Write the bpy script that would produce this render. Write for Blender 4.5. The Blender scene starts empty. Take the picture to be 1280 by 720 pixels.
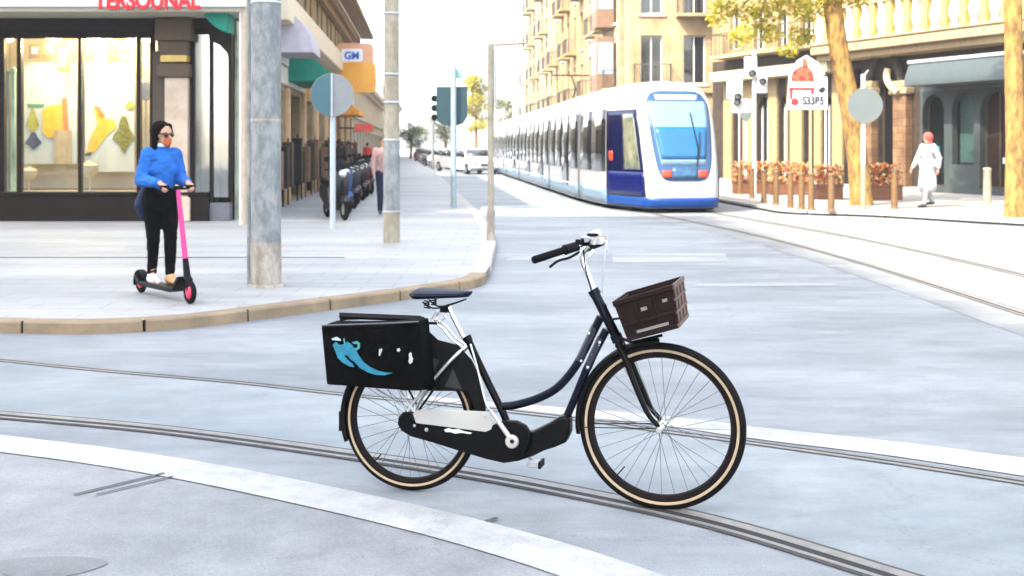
HAZE_D = 0.0008
import bpy, math, random
from mathutils import Vector, Matrix
random.seed(7)
R = math.radians
C = bpy.context.scene.collection
H0, F0, YH = 1.55, 1500.0, 184.0      # eye height, focal length in photo pixels, horizon row
PZ = 0.10                              # pavement height

def G(px, py, z=0.0):
    """ground point seen at a photo pixel, on the level z"""
    Y = F0 * (H0 - z) / (py - YH)
    return ((px - 640.0) * Y / F0, Y)
def AT(px, py, Y):
    """point at distance Y seen at a photo pixel"""
    return Vector(((px - 640.0) * Y / F0, Y, H0 + (YH - py) * Y / F0))

# ------------------------------------------------------------------ materials
def lin(h):
    h = h.lstrip('#'); o = []
    for i in (0, 2, 4):
        c = int(h[i:i+2], 16) / 255
        o.append(c / 12.92 if c < .04045 else ((c + .055) / 1.055) ** 2.4)
    return tuple(o) + (1,)
MATS = {}
def mat(name, col, rough=.6, metal=0., var=.12, scale=6., bump=0., bscale=60., spec=.5, coat=0., stretch=(1, 1, 1), col2=None, detail=6):
    if name in MATS: return MATS[name]
    m = bpy.data.materials.new(name); m.use_nodes = True
    nt = m.node_tree; N = nt.nodes; L = nt.links
    b = N['Principled BSDF']
    b.inputs['Roughness'].default_value = rough; b.inputs['Metallic'].default_value = metal
    b.inputs['Specular IOR Level'].default_value = spec; b.inputs['Coat Weight'].default_value = coat
    tc = N.new('ShaderNodeTexCoord'); mp = N.new('ShaderNodeMapping'); mp.inputs['Scale'].default_value = stretch
    L.new(tc.outputs['Object'], mp.inputs[0])
    n = N.new('ShaderNodeTexNoise'); n.inputs['Scale'].default_value = scale; n.inputs['Detail'].default_value = detail
    n.inputs['Roughness'].default_value = .65
    L.new(mp.outputs[0], n.inputs['Vector'])
    cr = N.new('ShaderNodeValToRGB'); cr.color_ramp.elements[0].position = .3; cr.color_ramp.elements[1].position = .7
    c = col if len(col) == 4 else tuple(col) + (1,)
    if col2 is None:
        cr.color_ramp.elements[0].color = tuple(max(0, x * (1 - var)) for x in c[:3]) + (1,)
        cr.color_ramp.elements[1].color = tuple(min(1, x * (1 + var)) for x in c[:3]) + (1,)
    else:
        cr.color_ramp.elements[0].color = c; cr.color_ramp.elements[1].color = tuple(col2)[:3] + (1,)
    L.new(n.outputs['Fac'], cr.inputs['Fac']); L.new(cr.outputs['Color'], b.inputs['Base Color'])
    if bump:
        n2 = N.new('ShaderNodeTexNoise'); n2.inputs['Scale'].default_value = bscale; n2.inputs['Detail'].default_value = 5
        L.new(tc.outputs['Object'], n2.inputs['Vector'])
        bp = N.new('ShaderNodeBump'); bp.inputs['Strength'].default_value = bump; bp.inputs['Distance'].default_value = .01
        L.new(n2.outputs['Fac'], bp.inputs['Height']); L.new(bp.outputs['Normal'], b.inputs['Normal'])
    MATS[name] = m
    return m
def emit(name, col, s):
    m = bpy.data.materials.new(name); m.use_nodes = True; b = m.node_tree.nodes['Principled BSDF']
    b.inputs['Base Color'].default_value = tuple(col)[:3] + (1,)
    b.inputs['Emission Color'].default_value = tuple(col)[:3] + (1,); b.inputs['Emission Strength'].default_value = s
    return m
def glass(name, tint=(1, 1, 1), refl=.12, rough=.02, dark=0.):
    m = bpy.data.materials.new(name); m.use_nodes = True; nt = m.node_tree; N = nt.nodes; L = nt.links
    for n in list(N): N.remove(n)
    o = N.new('ShaderNodeOutputMaterial'); t = N.new('ShaderNodeBsdfTransparent'); t.inputs[0].default_value = tuple(tint) + (1,)
    g = N.new('ShaderNodeBsdfGlossy'); g.inputs['Roughness'].default_value = rough
    f = N.new('ShaderNodeLayerWeight'); f.inputs[0].default_value = .35
    mr = N.new('ShaderNodeMapRange'); mr.inputs['To Min'].default_value = refl; mr.inputs['To Max'].default_value = .9
    L.new(f.outputs['Fresnel'], mr.inputs['Value'])
    mx = N.new('ShaderNodeMixShader'); L.new(mr.outputs[0], mx.inputs[0]); L.new(t.outputs[0], mx.inputs[1]); L.new(g.outputs[0], mx.inputs[2])
    L.new(mx.outputs[0], o.inputs[0])
    return m

# ------------------------------------------------------------------ mesh builder
class MB:
    def __init__(s): s.v = []; s.f = []; s.mi = []
    def face(s, idx, m=0): s.f.append(tuple(idx)); s.mi.append(m)
    def poly(s, pts, m=0):
        k = len(s.v); s.v += [tuple(p) for p in pts]; s.face(range(k, k + len(pts)), m)
    def box(s, c, d, rz=0., m=0, M=None):
        k = len(s.v); cz, sz = math.cos(rz), math.sin(rz)
        for x in (-.5, .5):
            for y in (-.5, .5):
                for z in (-.5, .5):
                    p = Vector((x * d[0], y * d[1], z * d[2]))
                    if M is not None: p = M @ p
                    s.v.append((c[0] + p.x * cz - p.y * sz, c[1] + p.x * sz + p.y * cz, c[2] + p.z))
        for q in ((0, 1, 3, 2), (4, 6, 7, 5), (0, 4, 5, 1), (2, 3, 7, 6), (0, 2, 6, 4), (1, 5, 7, 3)): s.face([k + i for i in q], m)
    def bb(s, x0, x1, y0, y1, z0, z1, m=0): s.box(((x0+x1)/2, (y0+y1)/2, (z0+z1)/2), (abs(x1-x0), abs(y1-y0), abs(z1-z0)), 0, m)
    def tube(s, path, r, n=12, m=0, caps=True, flat=1.0, closed=False):
        P = [Vector(p) for p in path]; rs = r if isinstance(r, (list, tuple)) else [r] * len(P)
        rings = []; up = None
        for i, p in enumerate(P):
            if closed: t = P[(i+1) % len(P)] - P[i-1]
            else: t = (P[min(i+1, len(P)-1)] - P[max(i-1, 0)])
            t.normalize()
            if up is None:
                up = Vector((0, 0, 1)) if abs(t.z) < .9 else Vector((1, 0, 0))
            a = t.cross(up)
            if a.length < 1e-6: a = t.orthogonal()
            a.normalize(); b = a.cross(t).normalized(); up = b
            k = len(s.v); rings.append(k)
            for j in range(n):
                th = 2 * math.pi * j / n
                q = p + a * math.cos(th) * rs[i] * flat + b * math.sin(th) * rs[i]
                s.v.append(tuple(q))
        pairs = list(zip(rings[:-1], rings[1:])) + ([(rings[-1], rings[0])] if closed else [])
        for k0, k1 in pairs:
            for j in range(n):
                s.face((k0 + j, k0 + (j+1) % n, k1 + (j+1) % n, k1 + j), m)
        if caps and not closed:
            s.face([rings[0] + j for j in range(n)][::-1], m); s.face([rings[-1] + j for j in range(n)], m)
    def lathe(s, prof, c, axis='z', n=32, m=0, closed=False, a0=0., a1=2*math.pi):
        """prof: (radius, height) pairs"""
        full = abs(a1 - a0 - 2*math.pi) < 1e-6; cols = n if full else n + 1; k = len(s.v)
        for j in range(cols):
            th = a0 + (a1 - a0) * j / n
            for (r, h) in prof:
                if axis == 'z': p = (c[0] + r*math.cos(th), c[1] + r*math.sin(th), c[2] + h)
                elif axis == 'y': p = (c[0] + r*math.cos(th), c[1] + h, c[2] + r*math.sin(th))
                else: p = (c[0] + h, c[1] + r*math.cos(th), c[2] + r*math.sin(th))
                s.v.append(p)
        q = len(prof)
        for j in range(n):
            j2 = (j + 1) % cols if full else j + 1
            for i in range(q if closed else q - 1):
                i2 = (i + 1) % q
                s.face((k + j*q + i, k + j2*q + i, k + j2*q + i2, k + j*q + i2), m)
    def prism(s, poly, d0, d1, fn, m=0):
        """poly of 2D points; fn(a, b, d) -> 3D; extruded between d0 and d1"""
        n = len(poly); k = len(s.v)
        for d in (d0, d1):
            for (a, b) in poly: s.v.append(tuple(fn(a, b, d)))
        s.face([k + i for i in range(n)], m); s.face([k + n + i for i in range(n)][::-1], m)
        for i in range(n):
            j = (i + 1) % n; s.face((k + i, k + n + i, k + n + j, k + j), m)
    def sphere(s, c, r, m=0, nu=16, nv=10, sc=(1, 1, 1)):
        k = len(s.v)
        for i in range(nv + 1):
            th = math.pi * i / nv
            for j in range(nu):
                ph = 2 * math.pi * j / nu
                s.v.append((c[0] + r*sc[0]*math.sin(th)*math.cos(ph), c[1] + r*sc[1]*math.sin(th)*math.sin(ph), c[2] + r*sc[2]*math.cos(th)))
        for i in range(nv):
            for j in range(nu):
                a, b = k + i*nu + j, k + i*nu + (j+1) % nu
                s.face((a, a + nu, b + nu, b), m)
    def build(s, name, mats, parent=None, bevel=0., sub=0, angle=35, loc=None, fix=True, smooth=True):
        me = bpy.data.meshes.new(name); me.from_pydata(s.v, [], s.f)
        for mm in (mats if isinstance(mats, (list, tuple)) else [mats]): me.materials.append(mm)
        for p, i in zip(me.polygons, s.mi): p.material_index = i; p.use_smooth = smooth
        me.validate(); me.update()
        if fix:
            import bmesh
            bm = bmesh.new(); bm.from_mesh(me); bmesh.ops.remove_doubles(bm, verts=bm.verts, dist=1e-5)
            bmesh.ops.recalc_face_normals(bm, faces=bm.faces); bm.to_mesh(me); bm.free()
        if smooth: me.set_sharp_from_angle(angle=R(angle))
        o = bpy.data.objects.new(name, me); C.objects.link(o)
        if parent is not None: o.parent = parent
        if loc is not None: o.location = loc
        if bevel:
            b = o.modifiers.new('bevel', 'BEVEL'); b.width = bevel; b.segments = 2; b.limit_method = 'ANGLE'; b.angle_limit = R(40)
            if smooth:
                pass
        if sub:
            sm = o.modifiers.new('sub', 'SUBSURF'); sm.levels = sub; sm.render_levels = sub
        return o

def tag(o, label=None, cat=None, group=None, kind=None):
    if label: o['label'] = label
    if cat: o['category'] = cat
    if group: o['group'] = group
    if kind: o['kind'] = kind
    return o
def empty(name, loc, label, cat, rz=0., group=None):
    o = bpy.data.objects.new(name, None); C.objects.link(o); o.location = loc; o.rotation_euler = (0, 0, rz)
    o.empty_display_size = .2
    return tag(o, label, cat, group)
def kids(o): return list(o.children)
def copy_tree(o, parent=None):
    c = o.copy(); C.objects.link(c)
    if parent is not None: c.parent = parent
    for ch in kids(o): copy_tree(ch, c)
    return c
def struct(name, mb, m, **k): return tag(mb.build(name, m, **k), kind='structure')
def text(txt, size, name, m, parent=None, M=None, extrude=.01, spacing=1.0, width=None):
    cu = bpy.data.curves.new(name, 'FONT'); cu.body = txt; cu.size = size; cu.extrude = extrude; cu.align_x = 'CENTER'; cu.space_character = spacing
    cu.offset = size * .035
    t = bpy.data.objects.new(name, cu); C.objects.link(t); bpy.context.view_layer.update()
    me = bpy.data.meshes.new_from_object(t.evaluated_get(bpy.context.evaluated_depsgraph_get()))
    bpy.data.objects.remove(t); me.materials.clear(); me.materials.append(m)
    if width:
        xs = [v.co.x for v in me.vertices]; k = width / (max(xs) - min(xs))
        for v in me.vertices: v.co.x *= k
    o = bpy.data.objects.new(name, me); C.objects.link(o)
    if parent is not None: o.parent = parent
    if M is not None: o.matrix_local = M
    return o
def upright(loc, rz=0.):      # text plane standing up, readable from -y
    return Matrix.Translation(loc) @ Matrix.Rotation(rz, 4, 'Z') @ Matrix.Rotation(R(90), 4, 'X')
def spline(pts, n=8, closed=False):
    P = [Vector(p) for p in pts]; out = []
    N_ = len(P)
    rng = range(N_ if closed else N_ - 1)
    for i in rng:
        if closed: a, b, c, d = P[i-1], P[i], P[(i+1) % N_], P[(i+2) % N_]
        else: a, b, c, d = P[max(i-1, 0)], P[i], P[i+1], P[min(i+2, N_-1)]
        for j in range(n):
            t = j / n
            out.append(.5 * ((2*b) + (-a + c)*t + (2*a - 5*b + 4*c - d)*t*t + (-a + 3*b - 3*c + d)*t**3))
    if not closed: out.append(P[-1])
    return out

# ------------------------------------------------------------------ world, light, camera
W = bpy.data.worlds.new('World'); bpy.context.scene.world = W; W.use_nodes = True
nt = W.node_tree; sky = nt.nodes.new('ShaderNodeTexSky'); sky.sky_type = 'NISHITA'; sky.sun_disc = False
SUN_EL = 46.0; SUN_TRAVEL = Vector((.72, .69, 0)).normalized()      # light travels to the right and away from the camera
sky.sun_elevation = R(SUN_EL)
sky.sun_rotation = math.atan2(-SUN_TRAVEL.x, -SUN_TRAVEL.y)
sky.air_density = 1.0; sky.dust_density = 2.5; sky.ozone_density = .25
bg = nt.nodes['Background']; bg.inputs[1].default_value = .15
hs = nt.nodes.new('ShaderNodeHueSaturation'); hs.inputs['Saturation'].default_value = .5; nt.links.new(sky.outputs[0], hs.inputs['Color']); nt.links.new(hs.outputs[0], bg.inputs[0])
sl = bpy.data.lights.new('sun', 'SUN'); sl.energy = 2.1; sl.angle = R(.6); sl.color = (1, .93, .82)
so = bpy.data.objects.new('sun', sl); C.objects.link(so)
dirv = Vector((SUN_TRAVEL.x * math.cos(R(SUN_EL)), SUN_TRAVEL.y * math.cos(R(SUN_EL)), -math.sin(R(SUN_EL))))
so.rotation_euler = dirv.to_track_quat('-Z', 'Y').to_euler()
cam = bpy.data.cameras.new('camera'); co = bpy.data.objects.new('camera', cam); C.objects.link(co)
co.location = (0, 0, H0); co.rotation_euler = (R(90), 0, 0)
cam.sensor_width = 36; cam.lens = F0 / 1280 * 36; cam.shift_y = -(360 - YH) / 1280; cam.clip_end = 3000; cam.clip_start = .05
cam.dof.use_dof = True; cam.dof.focus_distance = 5.25; cam.dof.aperture_fstop = 4.5
sc = bpy.context.scene; sc.camera = co
sc.render.engine = 'CYCLES'
sc.view_settings.view_transform = 'Standard'; sc.view_settings.look = 'None'; sc.view_settings.gamma = 1
sc.view_settings.exposure = 2.72
sc.cycles.max_bounces = 7; sc.cycles.diffuse_bounces = 3; sc.cycles.glossy_bounces = 3; sc.cycles.transparent_max_bounces = 12; sc.cycles.transmission_bounces = 4
sc.cycles.volume_bounces = 0; sc.cycles.use_denoising = True; sc.cycles.caustics_reflective = False; sc.cycles.caustics_refractive = False
sc.cycles.sample_clamp_indirect = 4

# shared materials
BLK = mat('black_paint', (.0015, .0016, .002), .42, var=.3, spec=.12, scale=3)
NAVY = mat('navy_paint', (.0012, .0022, .008), .32, spec=.15, coat=.05, var=.15)
RUB = mat('tyre_rubber', (.0035, .003, .003), .8, spec=.15, var=.3, bump=.2)
CHR = mat('chrome', (.75, .75, .76), .18, metal=1., var=.05)
ALU = mat('brushed_aluminium', (.62, .62, .63), .35, metal=.9, var=.08)
GALV = mat('galvanised_steel', (.42, .44, .46), .5, metal=.5, var=.15, scale=4, bump=.1)
GREYP = mat('grey_painted_steel', (.36, .40, .42), .5, var=.15, scale=3)
WHT = mat('white_paint', (.6, .6, .6), .35, var=.04)
DKG = mat('dark_grey', (.004, .004, .005), .6, spec=.12)
# ================================================================== GROUND
def ground_mat(name, c1, c2, stretch=(.5, 1.3, 1), rough=.62, speck=.85, grid=None, cracks=True):
    m = bpy.data.materials.new(name); m.use_nodes = True; nt = m.node_tree; N = nt.nodes; L = nt.links; b = N['Principled BSDF']
    tc = N.new('ShaderNodeTexCoord')
    def noise(scale, st=(1, 1, 1), det=6, ro=.6):
        mp = N.new('ShaderNodeMapping'); mp.inputs['Scale'].default_value = st; L.new(tc.outputs['Object'], mp.inputs[0])
        n = N.new('ShaderNodeTexNoise'); n.inputs['Scale'].default_value = scale; n.inputs['Detail'].default_value = det; n.inputs['Roughness'].default_value = ro
        L.new(mp.outputs[0], n.inputs['Vector']); return n
    def mix(kind, fac, a, bcol):
        x = N.new('ShaderNodeMix'); x.data_type = 'RGBA'; x.blend_type = kind
        if isinstance(fac, float): x.inputs[0].default_value = fac
        else: L.new(fac, x.inputs[0])
        for s_, val in ((6, a), (7, bcol)):
            if hasattr(val, 'is_linked') or hasattr(val, 'links'): L.new(val, x.inputs[s_])
            else: x.inputs[s_].default_value = tuple(val)[:3] + (1,)
        return x.outputs[2]
    big = noise(.55, stretch); r1 = N.new('ShaderNodeValToRGB'); r1.color_ramp.elements[0].position = .40; r1.color_ramp.elements[1].position = .60
    r1.color_ramp.elements[0].color = tuple(c1) + (1,); r1.color_ramp.elements[1].color = tuple(c2) + (1,); L.new(big.outputs['Fac'], r1.inputs[0])
    col = r1.outputs[0]
    mid = noise(5, (stretch[0], stretch[1], 1), 8, .7); r2 = N.new('ShaderNodeMapRange'); r2.inputs['From Min'].default_value = .3; r2.inputs['From Max'].default_value = .7
    r2.inputs['To Min'].default_value = .76; r2.inputs['To Max'].default_value = 1.2; L.new(mid.outputs['Fac'], r2.inputs['Value'])
    col = mix('MULTIPLY', 1.0, col, r2.outputs[0])
    fine = noise(130, (1, 1, 1), 4, .85); r3 = N.new('ShaderNodeMapRange'); r3.inputs['From Min'].default_value = .3; r3.inputs['From Max'].default_value = .7
    r3.inputs['To Min'].default_value = 1 - speck * .5; r3.inputs['To Max'].default_value = 1 + speck * .4; L.new(fine.outputs['Fac'], r3.inputs['Value'])
    col = mix('MULTIPLY', 1.0, col, r3.outputs[0])
    if grid:
        bk = N.new('ShaderNodeTexBrick'); bk.inputs['Scale'].default_value = 1; bk.inputs['Brick Width'].default_value = grid[0]; bk.inputs['Row Height'].default_value = grid[1]
        bk.inputs['Mortar Size'].default_value = grid[2]; bk.inputs['Color1'].default_value = (1, 1, 1, 1); bk.inputs['Color2'].default_value = (.93, .935, .94, 1); bk.inputs['Mortar'].default_value = (.72, .72, .73, 1)
        L.new(tc.outputs['Object'], bk.inputs['Vector']); col = mix('MULTIPLY', 1.0, col, bk.outputs['Color'])
    if cracks:
        vo = N.new('ShaderNodeTexVoronoi'); vo.feature = 'DISTANCE_TO_EDGE'; vo.inputs['Scale'].default_value = .35
        wn = noise(2.2, (1, 1, 1), 6, .7); av = N.new('ShaderNodeVectorMath'); av.operation = 'ADD'
        sv = N.new('ShaderNodeVectorMath'); sv.operation = 'SCALE'; sv.inputs['Scale'].default_value = .9; L.new(wn.outputs['Color'], sv.inputs[0])
        L.new(tc.outputs['Object'], av.inputs[0]); L.new(sv.outputs[0], av.inputs[1]); L.new(av.outputs[0], vo.inputs['Vector'])
        r4 = N.new('ShaderNodeMapRange'); r4.inputs['From Min'].default_value = 0; r4.inputs['From Max'].default_value = .004; r4.inputs['To Min'].default_value = .8; r4.inputs['To Max'].default_value = 1
        L.new(vo.outputs['Distance'], r4.inputs['Value']); col = mix('MULTIPLY', 1.0, col, r4.outputs[0])
    L.new(col, b.inputs['Base Color'])
    rr = N.new('ShaderNodeMapRange'); rr.inputs['To Min'].default_value = rough - .15; rr.inputs['To Max'].default_value = rough + .15
    L.new(mid.outputs['Fac'], rr.inputs['Value']); L.new(rr.outputs[0], b.inputs['Roughness'])
    bp = N.new('ShaderNodeBump'); bp.inputs['Strength'].default_value = .35; bp.inputs['Distance'].default_value = .004
    L.new(fine.outputs['Fac'], bp.inputs['Height']); L.new(bp.outputs[0], b.inputs['Normal'])
    return m
ASPH = ground_mat('light_asphalt', (.150, .166, .180), (.226, .243, .256))
APRON = ground_mat('grey_asphalt', (.175, .18, .186), (.222, .225, .228), stretch=(.8, .8, 1), speck=.7)
SLAB = ground_mat('track_concrete', (.162, .190, .204), (.212, .236, .246), stretch=(.5, .9, 1), speck=.35)
PAVE = ground_mat('pavement_stone', (.24, .245, .245), (.32, .32, .31), stretch=(.2, 1.2, 1), grid=(.62, .4, .008), cracks=False, speck=.25)
PAVE2 = ground_mat('pavement_pale', (.26, .245, .22), (.34, .32, .285), stretch=(.6, .9, 1), grid=(.4, .4, .008), cracks=False, speck=.25)
PAINT = ground_mat('road_paint', (.30, .30, .295), (.40, .40, .39), stretch=(1, 1, 1), speck=.5)
KERB = mat('kerb_granite', (.21, .155, .095), .75, var=.3, scale=2.5, bump=.3, bscale=40)
RAILM = mat('rail_steel', (.20, .195, .18), .5, metal=.3, var=.25, scale=12)
GROOVE = mat('rail_groove', (.010, .010, .011), .8)
JOINT = mat('sealant', (.045, .043, .04), .8, var=.3, scale=30)

g = MB(); g.poly([(-500, -60, 0), (500, -60, 0), (500, 1500, 0), (-500, 1500, 0)])
struct('road', g, ASPH)

def sheet(pts2, z):
    import mathutils
    m = MB(); m.poly([(x, y, z) for x, y in pts2]); return m
def strip(path, w0, w1, z, mb=None, m=0, thick=0.):
    """ribbon along a 2D path between lateral offsets w0 and w1 (left of travel positive)"""
    mb = mb or MB(); P = [Vector((p[0], p[1])) for p in path]; k = len(mb.v)
    for i, p in enumerate(P):
        t = (P[min(i+1, len(P)-1)] - P[max(i-1, 0)]).normalized(); nrm = Vector((-t.y, t.x))
        ww0 = w0(i / (len(P)-1)) if callable(w0) else w0; ww1 = w1(i / (len(P)-1)) if callable(w1) else w1
        a = p + nrm * ww0; b = p + nrm * ww1
        mb.v += [(a.x, a.y, z), (b.x, b.y, z)]
    for i in range(len(P) - 1):
        mb.face((k + 2*i, k + 2*i + 2, k + 2*i + 3, k + 2*i + 1), m)
    return mb
# near tracks (ground points read off the photograph)
up = [G(*p) for p in ((0, 451), (140, 465), (300, 479), (415, 492), (600, 511), (740, 527), (830, 540), (950, 556), (1120, 580), (1280, 605))]
lo = [G(*p) for p in ((0, 519), (200, 537), (420, 566), (590, 592), (720, 616), (850, 643), (950, 669), (1090, 712))]
def ext(path, a, b):
    P = [Vector(p) for p in path]; d0 = (P[0] - P[1]).normalized(); d1 = (P[-1] - P[-2]).normalized()
    return [tuple(P[0] + d0 * a)] + [tuple(p) for p in P] + [tuple(P[-1] + d1 * b)]
up = ext([tuple(v)[:2] for v in spline([(*p, 0) for p in up], 6)], 22, 8)
lo = ext([tuple(v)[:2] for v in spline([(*p, 0) for p in lo], 6)], 22, 6)
# track bed between and beside the rails
bed = MB()
k = 0
def between(A, B, z):
    m = MB(); n = min(len(A), len(B))
    def res(P, n):
        P = [Vector(p) for p in P]; d = [0]
        for i in range(1, len(P)): d.append(d[-1] + (P[i] - P[i-1]).length)
        out = []
        for j in range(n):
            t = d[-1] * j / (n - 1); i = max(i for i in range(len(d)) if d[i] <= t + 1e-9); i = min(i, len(P) - 2)
            out.append(P[i].lerp(P[i+1], (t - d[i]) / (d[i+1] - d[i])))
        return out
    a, b = res(A, 60), res(B, 60)
    for i in range(60): m.v += [(a[i].x, a[i].y, z), (b[i].x, b[i].y, z)]
    for i in range(59): m.face((2*i, 2*i+2, 2*i+3, 2*i+1))
    return m
struct('track_bed', between(up, lo, .004), SLAB)
def rail(path, name, flip=1, w=1.0):
    m = MB()
    s = flip
    strip(path, s*-.078*w, s*-.055*w, .006, m, 2)
    strip(path, s*-.055*w, s*.0*w, .008, m, 0)
    strip(path, s*.0*w, s*.045*w, .0075, m, 1)
    strip(path, s*.045*w, s*.072*w, .008, m, 0)
    strip(path, s*.072*w, s*.095*w, .006, m, 2)
    return struct(name, m, [RAILM, GROOVE, JOINT])
rail(up, 'tram_rail', 1, .62); rail(lo, 'tram_rail', -1, 1.0)
# pale strip beside the far rail, right side
wb = [G(*p) for p in ((600, 505), (700, 515), (830, 528), (950, 545), (1120, 566), (1280, 590))]
wb = ext([tuple(v)[:2] for v in spline([(*p, 0) for p in wb], 5)], .5, 6)
struct('track_margin', strip(wb, lambda t: .05 + .22*t, -.09, .0050), PAINT)
# near apron + painted curved band
bandp = [G(*p) for p in ((0, 556), (120, 571), (260, 594), (420, 627), (560, 660), (690, 697), (800, 735))]
bandp = ext([tuple(v)[:2] for v in spline([(*p, 0) for p in bandp], 6)], 8, 4)
near = MB(); near.poly([(x, y, .004) for x, y in bandp] + [(6, -20, .004), (-30, -20, .004)])
struct('apron', near, APRON)
struct('painted_line', strip(bandp, .14, -.14, .009), PAINT)
# worn patches and manhole-like stains on the apron
st = MB()
MARK = mat('dark_scuff', (.07, .065, .07), .8, var=.4, scale=30)
for (x0, y0), (x1, y1), w in (((92, 621), (205, 594), .010), ((120, 621), (216, 598), .008), ((607, 655), (622, 650), .012)):
    a, b = Vector(G(x0, y0)), Vector(G(x1, y1)); n_ = 9
    pth = [tuple(a.lerp(b, i / n_)) for i in range(n_ + 1)]
    strip(pth, w, -w, .0115, st)
struct('road_scuff', st, MARK)
PATCH = ground_mat('asphalt_patch', (.125, .125, .13), (.15, .15, .152), stretch=(1, 1, 1))
for cx, cy, rx, ry in ((60, 710, .20, .12),):
    q = G(cx, cy); m_ = MB(); m_.poly([(q[0] + rx*math.cos(t)*(1+.12*math.sin(3*t)), q[1] + ry*math.sin(t)*(1+.1*math.cos(2*t)), .0066) for t in [i*2*math.pi/28 for i in range(28)]])
    struct('road_patch', m_, PATCH)

# left pavement with kerb
edge_px = [(-700, 389), (-350, 394), (0, 401), (130, 402), (250, 394), (390, 377), (500, 363), (585, 350), (604, 343), (611, 333), (614, 318), (617, 296), (600, 268), (576, 244), (543, 214)]
E = [G(x, y, PZ) for x, y in edge_px]
E = [tuple(v)[:2] for v in spline([(*p, 0) for p in E], 8)]
E.append((E[-1][0] - .0747*400, E[-1][1] + 400))
pv = MB(); pv.poly([(x, y, PZ) for x, y in E] + [(-80, 475, PZ), (-80, E[0][1] + 1.2, PZ)])
struct('pavement', pv, PAVE)
kb = MB()
acc = [0]
for i in range(1, len(E)): acc.append(acc[-1] + (Vector(E[i]) - Vector(E[i-1])).length)
def along(P, acc, d):
    for i in range(1, len(P)):
        if acc[i] >= d: return Vector(P[i-1]).lerp(Vector(P[i]), (d - acc[i-1]) / max(acc[i] - acc[i-1], 1e-9))
    return Vector(P[-1])
def kerb_blocks(P, ln, wid, maxd, rnd, h=PZ):
    m = MB(); ac = [0]
    for i in range(1, len(P)): ac.append(ac[-1] + (Vector(P[i]) - Vector(P[i-1])).length)
    d = 0
    while d < min(maxd, ac[-1] - ln):
        l_ = ln * rnd.uniform(.85, 1.1); seg = 4
        pts = [along(P, ac, d + .012 + (l_ - .024) * i / seg) for i in range(seg + 1)]
        lift = rnd.uniform(.001, .006); kk = len(m.v)
        for i, p in enumerate(pts):
            t = (pts[min(i+1, seg)] - pts[max(i-1, 0)]).normalized(); nn = Vector((t.y, -t.x))   # outwards (right of travel)
            a = p + nn * .02; b = p - nn * wid
            m.v += [(a.x, a.y, -.02), (a.x, a.y, h - .012), (a.x - nn.x*.014, a.y - nn.y*.014, h + lift), (b.x, b.y, h + lift), (b.x, b.y, h - .05)]
        for i in range(seg):
            for j in range(4):
                q0 = kk + i*5 + j; m.face((q0, q0 + 5, q0 + 6, q0 + 1))
        m.face([kk + j for j in range(5)]); m.face([kk + seg*5 + j for j in range(5)][::-1])
        d += l_
    return m
rk = random.Random(3)
kd = max(range(len(E)), key=lambda i: -abs(E[i][1] - G(611, 333, PZ)[1]) - abs(E[i][0] - G(611, 333, PZ)[0]))
struct('kerb', kerb_blocks(E[:kd+1], .95, .17, 60, rk), KERB)
KERB2 = mat('kerb_pale_stone', (.36, .34, .31), .8, var=.15, bump=.2)
struct('kerb', kerb_blocks(E[kd:], .95, .17, 60, rk), KERB2)
# drain channel across the pavement
dr = MB(); y_ = G(0, 322, PZ)[1]; dr.bb(-8.5, -2.2, y_ - .03, y_ + .03, PZ - .01, PZ + .004); struct('drain_channel', dr, DKG)
# paving bands across the pavement
# right pavement
RE = [(6.35 - .0747*400, 28.8 + 400), (6.35, 29.2), (6.45, 28.2), (6.9, 27.5), (8.2, 26.6), (10.2, 23.6), (13.5, 19.5), (20, 14), (60, -10)]
REs = [RE[0]] + [tuple(v)[:2] for v in spline([(*p, 0) for p in RE[1:]], 8)]
rp = MB(); rp.poly([(x, y, PZ) for x, y in REs] + [(120, -10, PZ), (120, 430, PZ)])
struct('pavement', rp, PAVE2)
REk = REs[::-1]
rev = [p for p in REs]
def flip_kerb(P):   # outwards is on the left when walking towards the camera: travel reversed instead
    return P[::-1]
km = kerb_blocks(flip_kerb([p for p in REs if p[1] < 120 or p == REs[0]][0:]), .95, .2, 400, rk)
struct('kerb', km, KERB2)

# tram track going through the junction
def tramx(Y): return 3.76 - .0747 * (Y - 30)
cl = [(tramx(300), 300), (tramx(120), 120), (tramx(60), 60), (tramx(34), 34), (3.98, 28.5), (4.55, 24.5), (5.1, 20.5), (5.4, 16), (5.48, 11), (5.5, 4), (5.5, -12)]
cl = [cl[0], cl[1]] + [tuple(v)[:2] for v in spline([(*p, 0) for p in cl[2:]], 7)]
def offs(path, w):
    P = [Vector(p) for p in path]; out = []
    for i, p in enumerate(P):
        t = (P[min(i+1, len(P)-1)] - P[max(i-1, 0)]).normalized(); out.append(tuple(p + Vector((-t.y, t.x)) * w))
    return out
SLAB2 = ground_mat('track_concrete_pale', (.15, .158, .162), (.215, .22, .218), stretch=(.5, 1.2, 1), speck=.35)
struct('track_bed', strip(cl, 1.45, -1.3, .003), SLAB2)
for w in (.72, -.72): rail(offs(cl, w), 'tram_rail', 1 if w > 0 else -1, 1.0)
# worn zebra bars and stop line
PW = ground_mat('worn_paint', (.19, .20, .205), (.29, .30, .30), stretch=(.3, 2.5, 1), speck=.8)
zb = MB()
for x0, x1, y0, y1 in ((1.35, 2.95, 16.1, 17.5), (-.1, 1.0, 16.4, 17.2), (2.0, 3.6, 13.3, 13.7)):
    zb.poly([(x0, y0, .0035), (x1, y0 + .1, .0035), (x1 + .15, y1, .0035), (x0 + .1, y1 - .1, .0035)])
struct('road_marking', zb, PW)
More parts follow.
